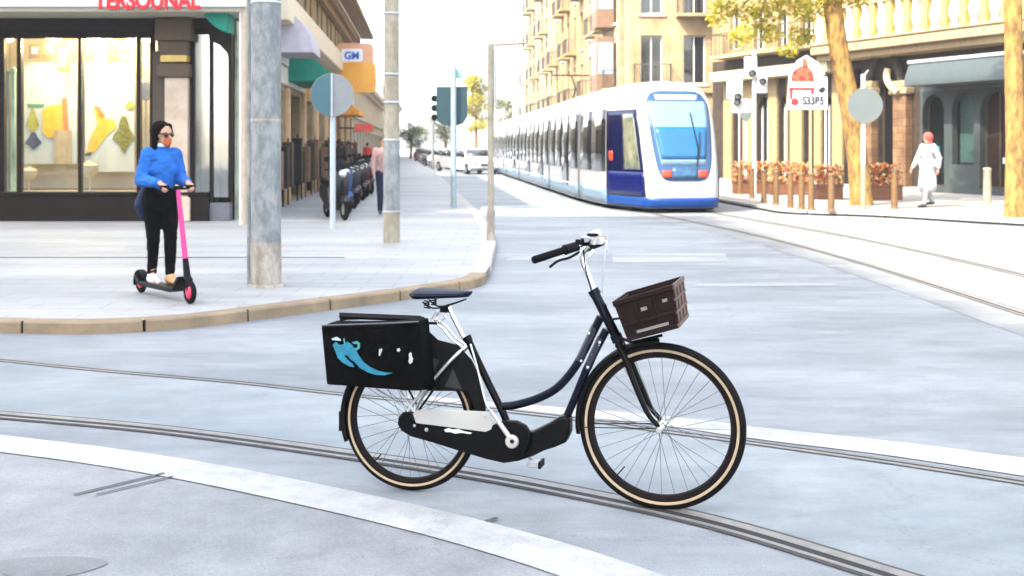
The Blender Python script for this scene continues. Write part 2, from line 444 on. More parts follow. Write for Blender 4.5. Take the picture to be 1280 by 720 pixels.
# ================================================================== BICYCLE
FP = Vector(((827-640)/292.3, F0/292.3)); RP = Vector(((513-640)/276.5, F0/276.5))
ax = (FP - RP).normalized(); nn_ = Vector((ax.y, -ax.x))      # nn_ points to the viewer
yaw = math.atan2(ax.y, ax.x); O = (FP + RP) / 2
bike = empty('city_bicycle', (O.x, O.y, 0), 'black and navy step-through city bicycle with black panniers and brown front crate', 'bicycle', yaw)
def b(px, py, v=0.):
    """photo pixel -> bicycle frame (x forward, y away from the viewer, z up), v metres towards the viewer"""
    o = O + nn_ * v; k = (px - 640) / F0
    t = (k * o.y - o.x) / (ax.x - k * ax.y); Y = o.y + t * ax.y
    return Vector((t, -v, H0 + (YH - py) * Y / F0))
BROWN = mat('rim_brown', (.005, .0022, .002), .6, spec=.15, var=.3)
CREAM = mat('tyre_sidewall', (.36, .27, .17), .6, var=.15, scale=20)
SPK = mat('spoke_steel', (.10, .10, .105), .4, metal=.3, var=.1)
def wheel(hub, r, front):
    w = MB()   # rim
    w.lathe([(r*.83, -.012), (r*.875, -.014), (r*.875, .014), (r*.83, .012), (r*.815, 0)], (0, 0, 0), 'y', 72, closed=True)
    wo = w.build('wheel', BROWN, bike, loc=hub)
    t = MB()
    pr = []
    cx = r * .932; tr = r * .068
    for i in range(12):
        a = 2*math.pi*i/12; pr.append((cx + tr*math.cos(a), .0235*math.sin(a)))
    t.lathe(pr, (0, 0, 0), 'y', 96, closed=True)
    t.build('tyre', RUB, wo)
    s = MB()
    for sg in (-1, 1):
        s.lathe([(r*.893, sg*.0215), (r*.897, sg*.0240), (r*.923, sg*.0256), (r*.927, sg*.0225)], (0, 0, 0), 'y', 96)
    s.build('sidewall_stripe', CREAM, wo)
    h = MB()
    hr = .019 if front else .030
    h.lathe([(.006, -.055), (hr*.7, -.05), (hr, -.034), (hr, -.029), (hr*.6, -.024), (hr*.6, .024), (hr, .029), (hr, .034), (hr*.7, .05), (.006, .055)], (0, 0, 0), 'y', 24)
    h.tube([(0, -.075, 0), (0, .075, 0)], .007, 10)
    h.build('hub', CHR if front else DKG, wo)
    n = 32
    for i in range(n):
        sg = -1 if i % 2 else 1; a = 2*math.pi*i/n; off = (.9 if (i // 2) % 2 else -.9)
        p0 = (hr*.9*math.cos(a+off), sg*.031, hr*.9*math.sin(a+off)); p1 = (r*.83*math.cos(a), sg*.004, r*.83*math.sin(a))
        q = MB(); q.tube([p0, p1], .0013, 5); q.build('spoke', SPK, wo)
    v_ = MB(); v_.tube([(r*.82*math.cos(4), 0, r*.82*math.sin(4)), (r*.68*math.cos(4), 0, r*.68*math.sin(4))], .003, 6); v_.build('valve', DKG, wo)
    rf = MB(); a = 2.2; rf.box((r*.5*math.cos(a), 0, r*.5*math.sin(a)), (.005, .01, .02)); 
    return wo
fh = b(827, 532.5); fh.y = 0; rF = fh.z; fw = wheel(fh, rF, True)
rh = b(513, 525); rh.y = 0; rR = rh.z; rw = wheel(rh, rR, False)

def tube(name, pts, r, m, n=8, parent=bike, rs=None, sides=14):
    P = spline(pts, n) if n else [Vector(p) for p in pts]
    k = MB()
    if rs: r = [rs[0] + (rs[1]-rs[0]) * i/(len(P)-1) for i in range(len(P))]
    k.tube(P, r, sides); return k.build(name, m, parent)
# frame: one mesh of joined tubes
def dotted():
    m = bpy.data.materials.new('frame_decal'); m.use_nodes = True; nt = m.node_tree; N = nt.nodes; L = nt.links; bs = N['Principled BSDF']
    bs.inputs['Roughness'].default_value = .28; bs.inputs['Coat Weight'].default_value = .5
    tc = N.new('ShaderNodeTexCoord'); vo = N.new('ShaderNodeTexVoronoi'); vo.inputs['Scale'].default_value = 34; L.new(tc.outputs['Object'], vo.inputs[0])
    cr = N.new('ShaderNodeValToRGB'); cr.color_ramp.interpolation = 'CONSTANT'; cr.color_ramp.elements[0].color = (.6, .6, .6, 1); cr.color_ramp.elements[1].color = (.006, .008, .018, 1); cr.color_ramp.elements[1].position = .20
    L.new(vo.outputs['Distance'], cr.inputs[0]); L.new(cr.outputs[0], bs.inputs['Base Color']); return m
DEC = dotted()
def ctr(*pp): return [b(*p) for p in pp]
fr = MB()
fr.tube(spline(ctr((628, 508), (645, 506), (672, 498), (696, 485), (716, 463), (730, 439), (741, 416), (751, 396)), 6), .0185, 16)
frame = fr.build('frame', NAVY, bike)
fd = MB(); fd.tube(ctr((758, 412), (745, 437), (733, 462), (721, 492), (708, 522)), .0175, 16); fd.build('down_tube', NAVY, bike)
# painted dots on the two front tubes
sk = MB(); sk.tube(spline(ctr((724, 451), (735, 428), (744, 409)), 6), .0192, 16, caps=False); sk.build('frame_decal', DEC, frame)
sk = MB(); sk.tube(ctr((752, 422), (741, 445), (734, 461)), .0182, 16, caps=False); sk.build('frame_decal', DEC, frame)
stp = MB(); stp.tube(ctr((585, 424), (592, 440), (612, 482), (628, 514)), .0165, 16); stp.tube(ctr((583, 420), (586, 427)), .02, 16); stp.tube(ctr((628, 514), (642, 548)), .0165, 14)
stp.build('seat_tube', BLK, bike)
ht = MB(); ht.tube(ctr((743, 366), (772, 424)), .0215, 18); ht.tube(ctr((741, 362), (745, 369)), .025, 18); ht.tube(ctr((769, 418), (773, 427)), .026, 18)
ht.build('head_tube', NAVY, bike)
# fork
fk = MB()
crown = b(775, 430)
for sg in (-1, 1):
    A = [b(774, 428), b(784, 448), b(797, 480), b(811, 512), b(822, 526), Vector((fh.x, 0, fh.z))]
    A = [Vector((p.x, sg*(.030 + .022*min(1, i/2)), p.z)) for i, p in enumerate(A)]
    fk.tube(spline(A, 6), [.0155 - .007*i/30 for i in range(31)], 12)
fk.tube([crown + Vector((0, -.034, 0)), crown + Vector((0, .034, 0))], .017, 12)
fk.build('fork', BLK, bike)
ax_ = MB(); ax_.tube([fh + Vector((0, -.085, 0)), fh + Vector((0, .085, 0))], .009, 12); ax_.tube([fh + Vector((0, -.078, 0)), fh + Vector((0, -.066, 0))], .014, 6); ax_.build('axle_nut', CHR, bike)
# mudguards
def guard(name, hub, r, a0, a1, w, m, depth=.018):
    k = MB(); n = 40
    for i in range(n + 1):
        a = R(a0 + (a1 - a0) * i / n); d = Vector((math.cos(a), 0, math.sin(a)))
        for (q, z) in ((-w, -depth), (-w*.8, -.003), (-w*.35, .004), (w*.35, .004), (w*.8, -.003), (w, -depth)):
            p = hub + d * (r + z); k.v.append((p.x, q, p.z))
    for i in range(n):
        for j in range(5): k.face((i*6 + j, i*6 + 6 + j, i*6 + 7 + j, i*6 + j + 1))
    o = k.build(name, m, bike); s = o.modifiers.new('t', 'SOLIDIFY'); s.thickness = .0025; return o
guard('mudguard', fh, rF + .013, 92, 188, .030, BLK)
guard('mudguard', rh, rR + .016, 14, 200, .032, BLK, .024)
for sg in (-1, 1):
    tube('mudguard_stay', [fh + Vector((0, sg*.055, 0)), fh + Vector((-(rF+.01), sg*.03, -.02))], .0022, BLK, 0, sides=8)
# flap of the rear guard
fl = MB(); fl.box(rh + Vector((-(rR+.016), 0, -.02)), (.012, .05, .09)); fl.build('mud_flap', RUB, bike, bevel=.003)
# stem, cables
tube('stem', ctr((744, 368), (735, 343), (729, 328), (728, 317), (735, 308)), .0125, CHR, 6)
tube('brake_cable', ctr((758, 302, .02), (756, 318, .03), (754, 340, .03), (752, 366, .025)), .0042, GALV, 8)
tube('brake_cable', [b(729, 312, .1), b(733, 340, .06), b(742, 372, .03)], .0030, DKG, 8)
tube('brake_cable', [b(757, 380, .03), b(764, 405, .035), b(777, 432, .035)], .0028, DKG, 6)
# handlebar
g0, g1 = b(666, 325.5, .30), b(706, 312.5, .20)
hb = MB()
pts = spline([b(702, 313.5, .21), b(722, 307, .15), b(742, 300, .08), b(750, 297, 0), b(755, 297, -.08), b(752, 300, -.16), b(742, 305, -.26)], 6)
hb.tube(pts, .0115, 14); hbo = hb.build('handlebar', CHR, bike)
gp = MB(); gp.tube([g0, g0.lerp(g1, .04), g0.lerp(g1, .96), g1], [.013, .0165, .0155, .017], 16); gp.build('grip', mat('grip_rubber', (.002, .0022, .003), .75, spec=.1, bump=.3), hbo)
gq0, gq1 = b(752, 303, -.20), b(733, 311, -.34)
gp = MB(); gp.tube([gq0, gq1], .0155, 16); gp.build('grip', MATS['grip_rubber'], hbo)
tube('gear_shifter', [b(706, 312.5, .2), b(709, 311.5, .19), b(722, 307.5, .16)], .0, DKG, 0, hbo, rs=(.022, .020), sides=18)
tube('brake_lever', [b(724, 315, .17), b(712, 322, .20), b(698, 326, .225), b(687, 334, .25)], .0055, BLK, 6, hbo, sides=10)
bc = MB(); bc.sphere(b(731, 302.5, .14), .020, sc=(1.2, 1, .9)); bc.build('bell', BLK, hbo)
bc = MB(); bc.lathe([(0, .0), (.018, .002), (.025, .012), (.025, .024), (.0, .03)], b(733, 303, .15), 'z', 20); bc.build('bell_dome', CHR, hbo)
hl = MB()
hl.tube([b(741, 305, .10), b(748, 290, .10)], .012, 14); hl.tube([b(738, 294, .05), b(750, 291, .02)], [.014, .018], 14); hl.box(b(750, 301, .03), (.03, .05, .028)); hl.tube([b(742, 312, .06), b(736, 322, .07)], .007, 10)
hl.tube([b(744, 293.5, .09), b(748, 292.5, .07)], .016, 14)
hl.build('handlebar_clamp', mat('silver_paint', (.72, .70, .66), .3, metal=.3), hbo, bevel=.003)
ds = MB(); ds.box(b(741, 293.5, .12), (.045, .04, .012)); ds.box(b(724, 302, .17), (.03, .024, .02)); ds.build('display', DKG, hbo, bevel=.004)
kn = MB(); kn.box(b(758, 308, .0), (.012, .03, .05)); kn.build('light_bracket', CHR, hbo, bevel=.002)

# saddle
sd = MB(); S0 = b(519, 374); S1 = b(590, 369)
Ls = (S1.x - S0.x); NS = 16; NR = 16; top = b(550, 361).z
for i in range(NS + 1):
    t = i / NS; x = S0.x + Ls * t
    hw = .104 * (1 - t)**.55 * (0.35 + .65*min(1, (t+.05)*6)) + .026 * min(1, (1-t)*9) if t < 1 else .004
    hw = max(hw, .006); zt = top - .004 * math.sin(t*3) - .014*max(0, t-.6) - (.012 if t < .05 else 0)
    th = (.045 - .02*t) * (1 if 0 < i < NS else .4)
    for j in range(NR):
        a = 2*math.pi*j/NR; cy, cz = math.cos(a), math.sin(a)
        sd.v.append((x, hw*cy, zt - th/2 + th/2 * (abs(cz)**.7)*(1 if cz > 0 else -1)))
for i in range(NS):
    for j in range(NR): sd.face((i*NR + j, (i+1)*NR + j, (i+1)*NR + (j+1) % NR, i*NR + (j+1) % NR))
sd.face(list(range(NR))[::-1]); sd.face([NS*NR + j for j in range(NR)])
SADM = mat('saddle_vinyl', (.0015, .004, .013), .5, spec=.12, bump=.15)
sdo = sd.build('saddle', SADM, bike)
sp = MB()
for sg in (-1, 1):
    sp.tube(spline([b(532, 376) + Vector((0, sg*.045, 0)), b(545, 384) + Vector((0, sg*.035, 0)), b(565, 380) + Vector((0, sg*.025, 0)), b(582, 374) + Vector((0, sg*.012, 0))], 6), .0035, 8)
    zz = b(538, 379) + Vector((0, sg*.05, 0))
    hel = [zz + Vector((.012*math.cos(a*.9), .012*math.sin(a*.9), -.018 + .036*a/26)) for a in range(27)]
    sp.tube(hel, .0028, 6)
sp.box(b(556, 386), (.035, .03, .03)); sp.build('saddle_rail', BLK, sdo)
tube('seat_post', ctr((561, 384), (566, 396), (582, 426)), .0105, CHR, 0)
rk_ = MB()
for sg in (-1, 1):
    o_ = Vector((0, sg*.028, 0))
    rk_.tube([p + o_ for p in ctr((549, 388), (542, 399), (556, 409), (568, 424), (580, 432))], .0060, 10)
rk_.tube([b(545, 400) + Vector((0, -.03, 0)), b(545, 400) + Vector((0, .03, 0))], .006, 8)
rk_.tube([b(551, 386), b(557, 398), b(548, 404)], .005, 8)
rk_.build('saddle_bracket', CHR, bike)
# rear stays: silver over black
for sg in (-1, 1):
    o_ = Vector((0, sg*.062, 0)); o2 = Vector((0, sg*.03, 0))
    tube('seat_stay', [b(586, 431) + o2, b(568, 448) + o_, b(536, 484) + o_, b(519, 505) + o_, rh + o_], .0078, ALU, 5, rs=(.0085, .0065))
    tube('chain_stay', [rh + o_, b(570, 540) + o_, b(640, 550) + o2], .009, BLK, 0)
tube('rack_strut', [b(524, 512, .08), b(537, 494, .08), b(548, 478, .08)], .005, BLK, 0)
tube('rack_strut', [b(522, 508, -.08), b(470, 410, -.08)], .005, BLK, 0)
tube('rack_strut', [b(516, 512, .07), b(500, 488, .05)], .0045, ALU, 0)
tube('rack_strut', [b(507, 510, .07), b(470, 486, .05)], .0045, ALU, 0)
rk2 = MB()
for v in (-.055, 0, .055): rk2.tube([b(424, 404, v), b(545, 404, v)], .006, 8)
for x in (424, 470, 510, 545): rk2.tube([b(x, 404, -.06), b(x, 404, .06)], .006, 8)
rk2.build('rack', BLK, bike)
tube('coat_rod', [b(588, 430, .06), b(597, 462, .065), b(606, 500, .065), b(612, 512, .065)], .0045, ALU, 6)
# chain case
def plate(name, px, v0, v1, m, parent=bike, bev=.004):
    P = [b(x, y, (v0+v1)/2) for x, y in px]; k = MB()
    k.prism([(p.x, p.z) for p in P], -v0, -v1, lambda a_, z_, d: (a_, d, z_)); return k.build(name, m, parent, bevel=bev, angle=30)
case = plate('chain_case', [(499, 521), (504, 515), (513, 514), (520, 524), (560, 530), (605, 537), (614, 533), (622, 528), (634, 525), (647, 526), (658, 532), (664, 541), (662, 556), (655, 568), (645, 575), (630, 578), (608, 573), (575, 563), (540, 552), (515, 545), (503, 538), (498, 530)], .045, .075, BLK, bev=.006)
plate('motor_housing', [(655, 542), (668, 538), (688, 528), (702, 519), (711, 517), (714, 524), (714, 540), (709, 551), (695, 557), (682, 561), (668, 568), (650, 574), (630, 577)], -.04, .043, BLK, bev=.012)
lt = [(516, 517), (522, 511), (600, 514), (612, 519), (617, 528), (614, 537), (607, 540), (560, 534), (520, 529)]
plate('chain_case_cover', lt, .076, .082, mat('pale_grey_plastic', (.36, .355, .33), .45, var=.08), bev=.003)
for p, r_ in (((533, 537), .009), ((518, 532), .007), ((606, 520), .005)):
    q = b(*p, .084); k_ = MB(); k_.lathe([(0, 0), (r_, 0), (r_*.8, -.004), (0, -.005)], q, 'y', 14); k_.build('bolt', ALU, case)
lb = plate('case_lettering', [(555, 537), (561, 535), (566, 537), (573, 536), (580, 539), (590, 541), (588, 542.5), (577, 541), (569, 542), (563, 540), (557, 540)], .0755, .0765, WHT, case, 0)
# crank
ck = MB(); BBc = b(640, 552, .09)
ck.tube([b(640, 551, .088), b(626, 531, .092), b(613, 513, .098)], [.012, .0105, .009], 12)
ck.lathe([(0, -.012), (.026, -.012), (.030, -.004), (.030, .006), (0, .006)], BBc, 'y', 28)
cko = ck.build('crank', mat('crank_alloy', (.42, .40, .37), .35, metal=.2), bike, bevel=.002)
k_ = MB(); k_.lathe([(0, 0), (.009, 0), (.007, -.004), (0, -.004)], b(640, 552, .105), 'y', 14); k_.build('crank_bolt', DKG, cko)
ck = MB(); c2 = b(640, 552, -.06); pe = b(669, 577, -.12); ck.tube([c2, pe], [.012, .009], 12); ck.build('crank', MATS['crank_alloy'], bike)
pd = MB(); pd.box(pe + Vector((.006, -.04, .002)), (.055, .075, .022)); pdo = pd.build('pedal', mat('pedal_grey', (.45, .44, .42), .5), bike, bevel=.005)
pd = MB(); pd.box(pe + Vector((.038, -.04, .004)), (.012, .08, .03)); pd.build('pedal_reflector', DKG, pdo, bevel=.002)
# kick stand folded under the rear axle
# coat guard
cg = plate('coat_guard', [(500, 404), (524, 403), (548, 425), (572, 431), (590, 450), (601, 474), (607, 500), (607, 514), (594, 514), (590, 500), (584, 489), (500, 488)], .046, .050, mat('coat_guard_vinyl', (.002, .002, .0025), .7, spec=.15, bump=.2), bev=.001)
plate('guard_window', [(556, 483), (566, 461), (578, 487)], .0505, .0515, mat('guard_mesh', (.022, .022, .024), .7, spec=.2), cg, 0)
plate('guard_window', [(537, 447), (549, 450), (541, 470)], .0505, .0515, MATS['guard_mesh'], cg, 0)
cg2 = plate('coat_guard', [(500, 404), (524, 403), (548, 425), (572, 431), (590, 450), (601, 474), (607, 500), (607, 514), (594, 514), (590, 500), (584, 489), (500, 488)], -.050, -.046, MATS['coat_guard_vinyl'], bev=.001)
# panniers
PAN = mat('pannier_canvas', (.0016, .0016, .002), .9, spec=.08, var=.3, scale=5, bump=.25, bscale=25)
def pannier(va, vb, c, name='pannier'):
    """c: four corners in px on the outer face; va inner, vb outer"""
    k = MB(); n = 6; rows = []
    TL, TR, BR, BL = c
    for lay, v in enumerate((va, (va+vb)/2, vb)):
        for i in range(n + 1):
            for j in range(n + 1):
                s_, t_ = j/n, i/n
                px = (TL[0]*(1-s_)+TR[0]*s_)*(1-t_) + (BL[0]*(1-s_)+BR[0]*s_)*t_
                py = (TL[1]*(1-s_)+TR[1]*s_)*(1-t_) + (BL[1]*(1-s_)+BR[1]*s_)*t_
                p = b(px, py, vb)
                bulge = .012*math.sin(math.pi*s_)*math.sin(math.pi*t_)*(1 if lay == 2 else 0)
                p.y = -(v + (bulge if vb > 0 else -bulge))
                if t_ == 1: p.z -= .012*math.sin(math.pi*s_*.9)*s_
                if t_ == 0: p.z -= .006*math.sin(math.pi*s_)
                k.v.append(tuple(p))
    m = (n+1)**2; idx = lambda l, i, j: l*m + i*(n+1) + j
    for i in range(n):
        for j in range(n):
            k.face((idx(0,i,j), idx(0,i,j+1), idx(0,i+1,j+1), idx(0,i+1,j))); k.face((idx(2,i,j), idx(2,i+1,j), idx(2,i+1,j+1), idx(2,i,j+1)))
    for l in (0, 1):
        for j in range(n):
            k.face((idx(l,0,j), idx(l+1,0,j), idx(l+1,0,j+1), idx(l,0,j+1))); k.face((idx(l,n,j), idx(l,n,j+1), idx(l+1,n,j+1), idx(l+1,n,j)))
            k.face((idx(l,j,0), idx(l,j+1,0), idx(l+1,j+1,0), idx(l+1,j,0))); k.face((idx(l,j,n), idx(l+1,j,n), idx(l+1,j+1,n), idx(l,j+1,n)))
    return k.build(name, PAN, bike, bevel=.008)
p1 = pannier(.055, .185, ((401, 407.5), (524, 402), (533, 487), (408, 481)))
p2 = pannier(-.055, -.17, ((421, 400), (536, 398), (541, 470), (426, 468)))
pip = MB()
pip.tube([b(402, 407, .192), b(440, 405.5, .192), b(480, 404.2, .192), b(523, 402.2, .192)], .0035, 8); pip.build('piping', mat('piping_grey', (.07, .07, .075), .5), p1)
pip = MB(); pip.tube([b(426, 400, -.05), b(432, 398.5, -.11), b(480, 397, -.13), b(530, 397.5, -.12)], .006, 8); pip.build('piping', BLK, p2)
tp = MB(); q_ = [b(424, 402, .06), b(527, 401, .06), b(527, 401, -.06), b(424, 402, -.06)]
zt_ = max(p.z for p in q_); tp.prism([(p.x, p.y) for p in q_], zt_ + .006, zt_ - .006, lambda a_, c_, d: (a_, c_, d)); tp.build('pannier_bridge', PAN, bike, bevel=.004)
TEAL = mat('teal_print', (.0, .10, .19), .6, col2=(.01, .19, .26), scale=25)
TEAL2 = mat('green_teal_print', (.03, .20, .20), .6, var=.2)
def decal(px, m, v=.2035, nm='emblem'):
    P = [b(x, y, v) for x, y in px]; k = MB(); k.prism([(p.x, p.z) for p in P], -v, -v - .0012, lambda a_, z_, d: (a_, d, z_)); return k.build(nm, m, p1, smooth=False)
sw = [(416, 431), (420, 427), (424, 431), (431, 430), (434, 427), (439, 430), (444, 436), (449, 445), (455, 453), (463, 459), (473, 463.5), (482, 465.5), (491, 466), (481, 469), (470, 468.5), (460, 465.5), (450, 460), (444, 453), (438, 449), (434, 444), (430, 444), (434, 449), (441, 455), (443, 459), (437, 458), (428, 453), (422, 447), (420, 441)]
decal(sw, TEAL)
decal([(440, 428), (446, 426), (450, 429), (450, 435), (446, 438), (443, 436), (447, 434), (447, 430), (443, 430)], TEAL2, .2045)
decal([(415, 423), (421, 421), (426, 424), (426, 426), (415, 425)], mat('pale_print', (.35, .42, .45), .5), .2)
decal([(429, 424), (430.5, 422), (432, 430), (431, 433)], TEAL2, .205)
WP = mat('white_print', (.4, .4, .4), .5)
decal([(474, 436), (476, 437), (477, 435), (478, 437), (475, 445), (473.5, 444)], WP, .201)
decal([(496.5, 436), (499.5, 435.2), (500.5, 438), (498, 440), (496.3, 438.5)], WP, .201)
decal([(511, 443), (512.5, 440.5), (514.5, 441), (515, 446), (516.5, 448), (515.5, 453), (512.5, 455), (510.5, 452), (511.5, 448)], WP, .200)
# front crate: sheared box fixed in front of the head tube
CRT = mat('crate_brown', (.009, .0028, .0022), .6, spec=.15, var=.25, scale=8); CRT2 = mat('crate_tan', (.085, .045, .03), .55, var=.3, scale=10)
q0 = b(785, 427, .15); q1 = b(849, 410, .15); q2 = b(766, 377, .15); q3 = b(842, 355, .15)
def cb(s_, t_, v):
    lo_ = q0.lerp(q1, s_); hi = q2.lerp(q3, s_); p = lo_.lerp(hi, t_); return Vector((p.x, -v, p.z))
cr = MB(); Vn, Vf = .15, -.19
def hexa(mb, s0, s1, t0, t1, v0, v1, m=0):
    P = [cb(s, t, v) for s in (s0, s1) for v in (v0, v1) for t in (t0, t1)]; k = len(mb.v); mb.v += [tuple(p) for p in P]
    for q in ((0, 1, 3, 2), (4, 6, 7, 5), (0, 4, 5, 1), (2, 3, 7, 6), (0, 2, 6, 4), (1, 5, 7, 3)): mb.face([k + i for i in q], m)
hexa(cr, .03, .97, .05, .9, Vn - .006, Vn - .012); hexa(cr, .03, .97, .05, .95, Vf + .006, Vf + .012)
hexa(cr, .02, .05, .05, .95, Vn - .006, Vf + .006); hexa(cr, .02, .98, .04, .08, Vn - .006, Vf + .006)
for t0, t1 in ((0, .10), (.34, .42), (.88, 1.0)): hexa(cr, 0, 1, t0, t1, Vn + .004, Vn - .010); hexa(cr, 0, 1, t0, t1, Vf - .004, Vf + .010)
for s0 in (0, .30, .62, .95): hexa(cr, s0, s0 + .05, 0, .98, Vn + .002, Vn - .008)
for t0, t1 in ((.86, 1.0),): hexa(cr, -.02, .02, t0, t1, Vn, Vf)
cro = cr.build('crate', CRT, bike, bevel=.003, loc=None)
ce = MB(); hexa(ce, .95, .975, .05, .95, Vn - .006, Vf + .006)
for t0, t1 in ((0, .10), (.32, .40), (.62, .68), (.88, 1.0)): hexa(ce, .97, 1.01, t0, t1, Vn + .004, Vf - .004)
for k_ in range(4): v = Vn - (Vn - Vf - .02) * k_ / 3; hexa(ce, .97, 1.0, 0, .98, v, v - .018)
ce.build('crate_end', CRT2, cro, bevel=.002)
cl_ = MB(); hexa(cl_, .22, .82, .135, .20, Vn + .006, Vn - .002); cl_.build('label_strip', mat('pale_label', (.16, .15, .14), .5), cro)
cl_ = MB(); hexa(cl_, .40, .50, .60, .68, Vn + .004, Vn - .004); hexa(cl_, .78, .86, .66, .73, Vn + .004, Vn - .004); cl_.build('crate_clip', MATS['pale_label'], cro)
bk_ = MB()
for v in (.02, -.02):
    bk_.tube([b(758, 396, v), b(770, 420, v), b(790, 428, v), b(828, 419, v)], .0065, 8); bk_.tube([b(760, 400, v), b(786, 396, v)], .005, 8)
bk_.build('crate_bracket', BLK, bike)
for o_ in bike.children_recursive:
    pass
# ================================================================== PEOPLE
def capsule(mb, p0, r0, p1, r1, sx=1.0, n=14):
    p0, p1 = Vector(p0), Vector(p1); d = p1 - p0; L = d.length
    if L < 1e-6: mb.sphere(p0, r0); return
    t = d / L; path = []; rr = []
    for i in range(5):
        a = math.pi/2 * i/4; path.append(p0 - t * r0 * math.cos(a)); rr.append(max(r0 * math.sin(a), .0008))
    for i in range(5):
        a = math.pi/2 * i/4; path.append(p1 + t * r1 * math.sin(a)); rr.append(max(r1 * math.cos(a), .0008))
    k = MB(); k.tube(path, rr, n, flat=sx)
    o = len(mb.v); mb.v += k.v; mb.f += [tuple(i + o for i in f) for f in k.f]; mb.mi += k.mi
def chain(mb, pts, rs, n=14, sx=1.0):
    for i in range(len(pts) - 1): capsule(mb, pts[i], rs[i], pts[i+1], rs[i+1], sx, n)
def organic(mb, name, m, parent, voxel=.012, smooth=3, extra=None):
    me = bpy.data.meshes.new(name); me.from_pydata(mb.v, [], mb.f); me.update()
    o = bpy.data.objects.new(name, me); C.objects.link(o)
    r = o.modifiers.new('r', 'REMESH'); r.mode = 'VOXEL'; r.voxel_size = voxel; r.use_smooth_shade = True
    s = o.modifiers.new('s', 'SMOOTH'); s.iterations = smooth; s.factor = .5
    bpy.context.view_layer.update()
    me2 = bpy.data.meshes.new_from_object(o.evaluated_get(bpy.context.evaluated_depsgraph_get()))
    for p in me2.polygons: p.use_smooth = True
    if name in ('sweatshirt', 'shirt', 'trousers', 'robe'):
        from mathutils import noise
        amp = .009 if name != 'trousers' else .006
        nor = [v.normal.copy() for v in me2.vertices]
        for v, n3 in zip(me2.vertices, nor):
            c_ = v.co; f_ = noise.noise(Vector((c_.x*9, c_.y*9, c_.z*16 + 2*noise.noise(c_*5)))); v.co = c_ + n3*(amp*(1 - 2*abs(f_)) - amp*.4)
    bpy.data.objects.remove(o); me2.materials.clear()
    for q in (m if isinstance(m, list) else [m]): me2.materials.append(q)
    o = bpy.data.objects.new(name, me2); C.objects.link(o); o.parent = parent
    if extra: extra(me2)
    return o
SKIN = mat('skin', (.42, .23, .15), .5, var=.06); SKIN_D = mat('skin_dark', (.16, .08, .05), .5, var=.06)
HAIR = mat('dark_hair', (.003, .002, .002), .7, spec=.06, var=.4, scale=40)
EYE = mat('eye_dark', (.02, .015, .012), .2)
def head_mesh(mb, c, r, face, detail=True):
    """c head centre, r half of head height, face unit vector"""
    f = Vector(face).normalized(); s = Vector((-f.y, f.x, 0)).normalized(); u = Vector((0, 0, 1))
    def P(a, b_, z): return Vector(c) + s*a*r + f*b_*r + u*z*r
    mb.sphere(P(0, -.08, .22), r*.78, sc=(1, 1, 1)); 
    capsule(mb, P(0, .06, .2), r*.62, P(0, .22, -.58), r*.40)
    capsule(mb, P(0, .30, -.45), r*.36, P(0, .40, -.72), r*.22)
    if detail:
        capsule(mb, P(0, .70, .12), r*.07, P(0, .88, -.18), r*.12)
        for sg in (-1, 1):
            capsule(mb, P(sg*.72, 0, .1), r*.13, P(sg*.68, .03, -.18), r*.09)
        capsule(mb, P(-.18, .64, -.46), r*.075, P(.18, .64, -.46), r*.075)
        capsule(mb, P(-.3, .62, .25), r*.10, P(.3, .62, .25), r*.10)
def face_parts(parent, c, r, face, glasses=True):
    f = Vector(face).normalized(); s = Vector((-f.y, f.x, 0)).normalized(); u = Vector((0, 0, 1))
    def P(a, b_, z): return Vector(c) + s*a*r + f*b_*r + u*z*r
    for sg in (-1, 1):
        e = MB(); e.sphere(P(sg*.30, .60, .05), r*.12); e.build('eye', EYE, parent)
    if glasses:
        e = MB()
        for sg in (-1, 1): e.sphere(P(sg*.32, .74, .05), r*.27, sc=(1, .6, .8))
        e.tube([P(-.75, .0, .12), P(-.66, .5, .12), P(-.3, .82, .12), P(.3, .82, .12), P(.66, .5, .12), P(.75, .0, .12)], r*.05, 8)
        e.build('sunglasses', mat('sunglass_black', (.008, .008, .01), .15), parent)
def hand(mb, wrist, d, palm_n, s=1.0, curl=.9):
    """hand starting at wrist, pointing along d, palm facing palm_n; five bent fingers"""
    d = Vector(d).normalized(); pn = Vector(palm_n); pn = (pn - d*pn.dot(d)).normalized(); sd = d.cross(pn).normalized(); w = Vector(wrist)
    for k in (-1.5, -.5, .5, 1.5): capsule(mb, w + sd*k*.008*s, .015*s, w + d*.075*s + sd*k*.018*s, .012*s, n=8)
    for k, L in zip((-1.5, -.5, .5, 1.5), (.060, .074, .078, .066)):
        p = w + d*.082*s + sd*k*.019*s; dirn = d.copy(); 
        for seg, rad in ((.45, .0088), (.32, .0080), (.25, .0072)):
            dirn = (dirn*math.cos(curl) + pn*math.sin(curl)).normalized(); q = p + dirn*L*seg*s
            capsule(mb, p, rad*s, q, rad*.95*s, n=8); p = q
            pn = (pn - dirn*pn.dot(dirn)).normalized() if (pn - dirn*pn.dot(dirn)).length > 1e-3 else pn
        pn = Vector(palm_n); pn = (pn - d*pn.dot(d)).normalized()
    a = w + d*.02*s + sd*.022*s; q = a + (sd*.7 + d*.5 + pn*.4).normalized()*.04*s; e = q + (d*.6 + pn*.7 + sd*.1).normalized()*.032*s
    capsule(mb, a, .013*s, q, .010*s, n=8); capsule(mb, q, .010*s, e, .008*s, n=8)

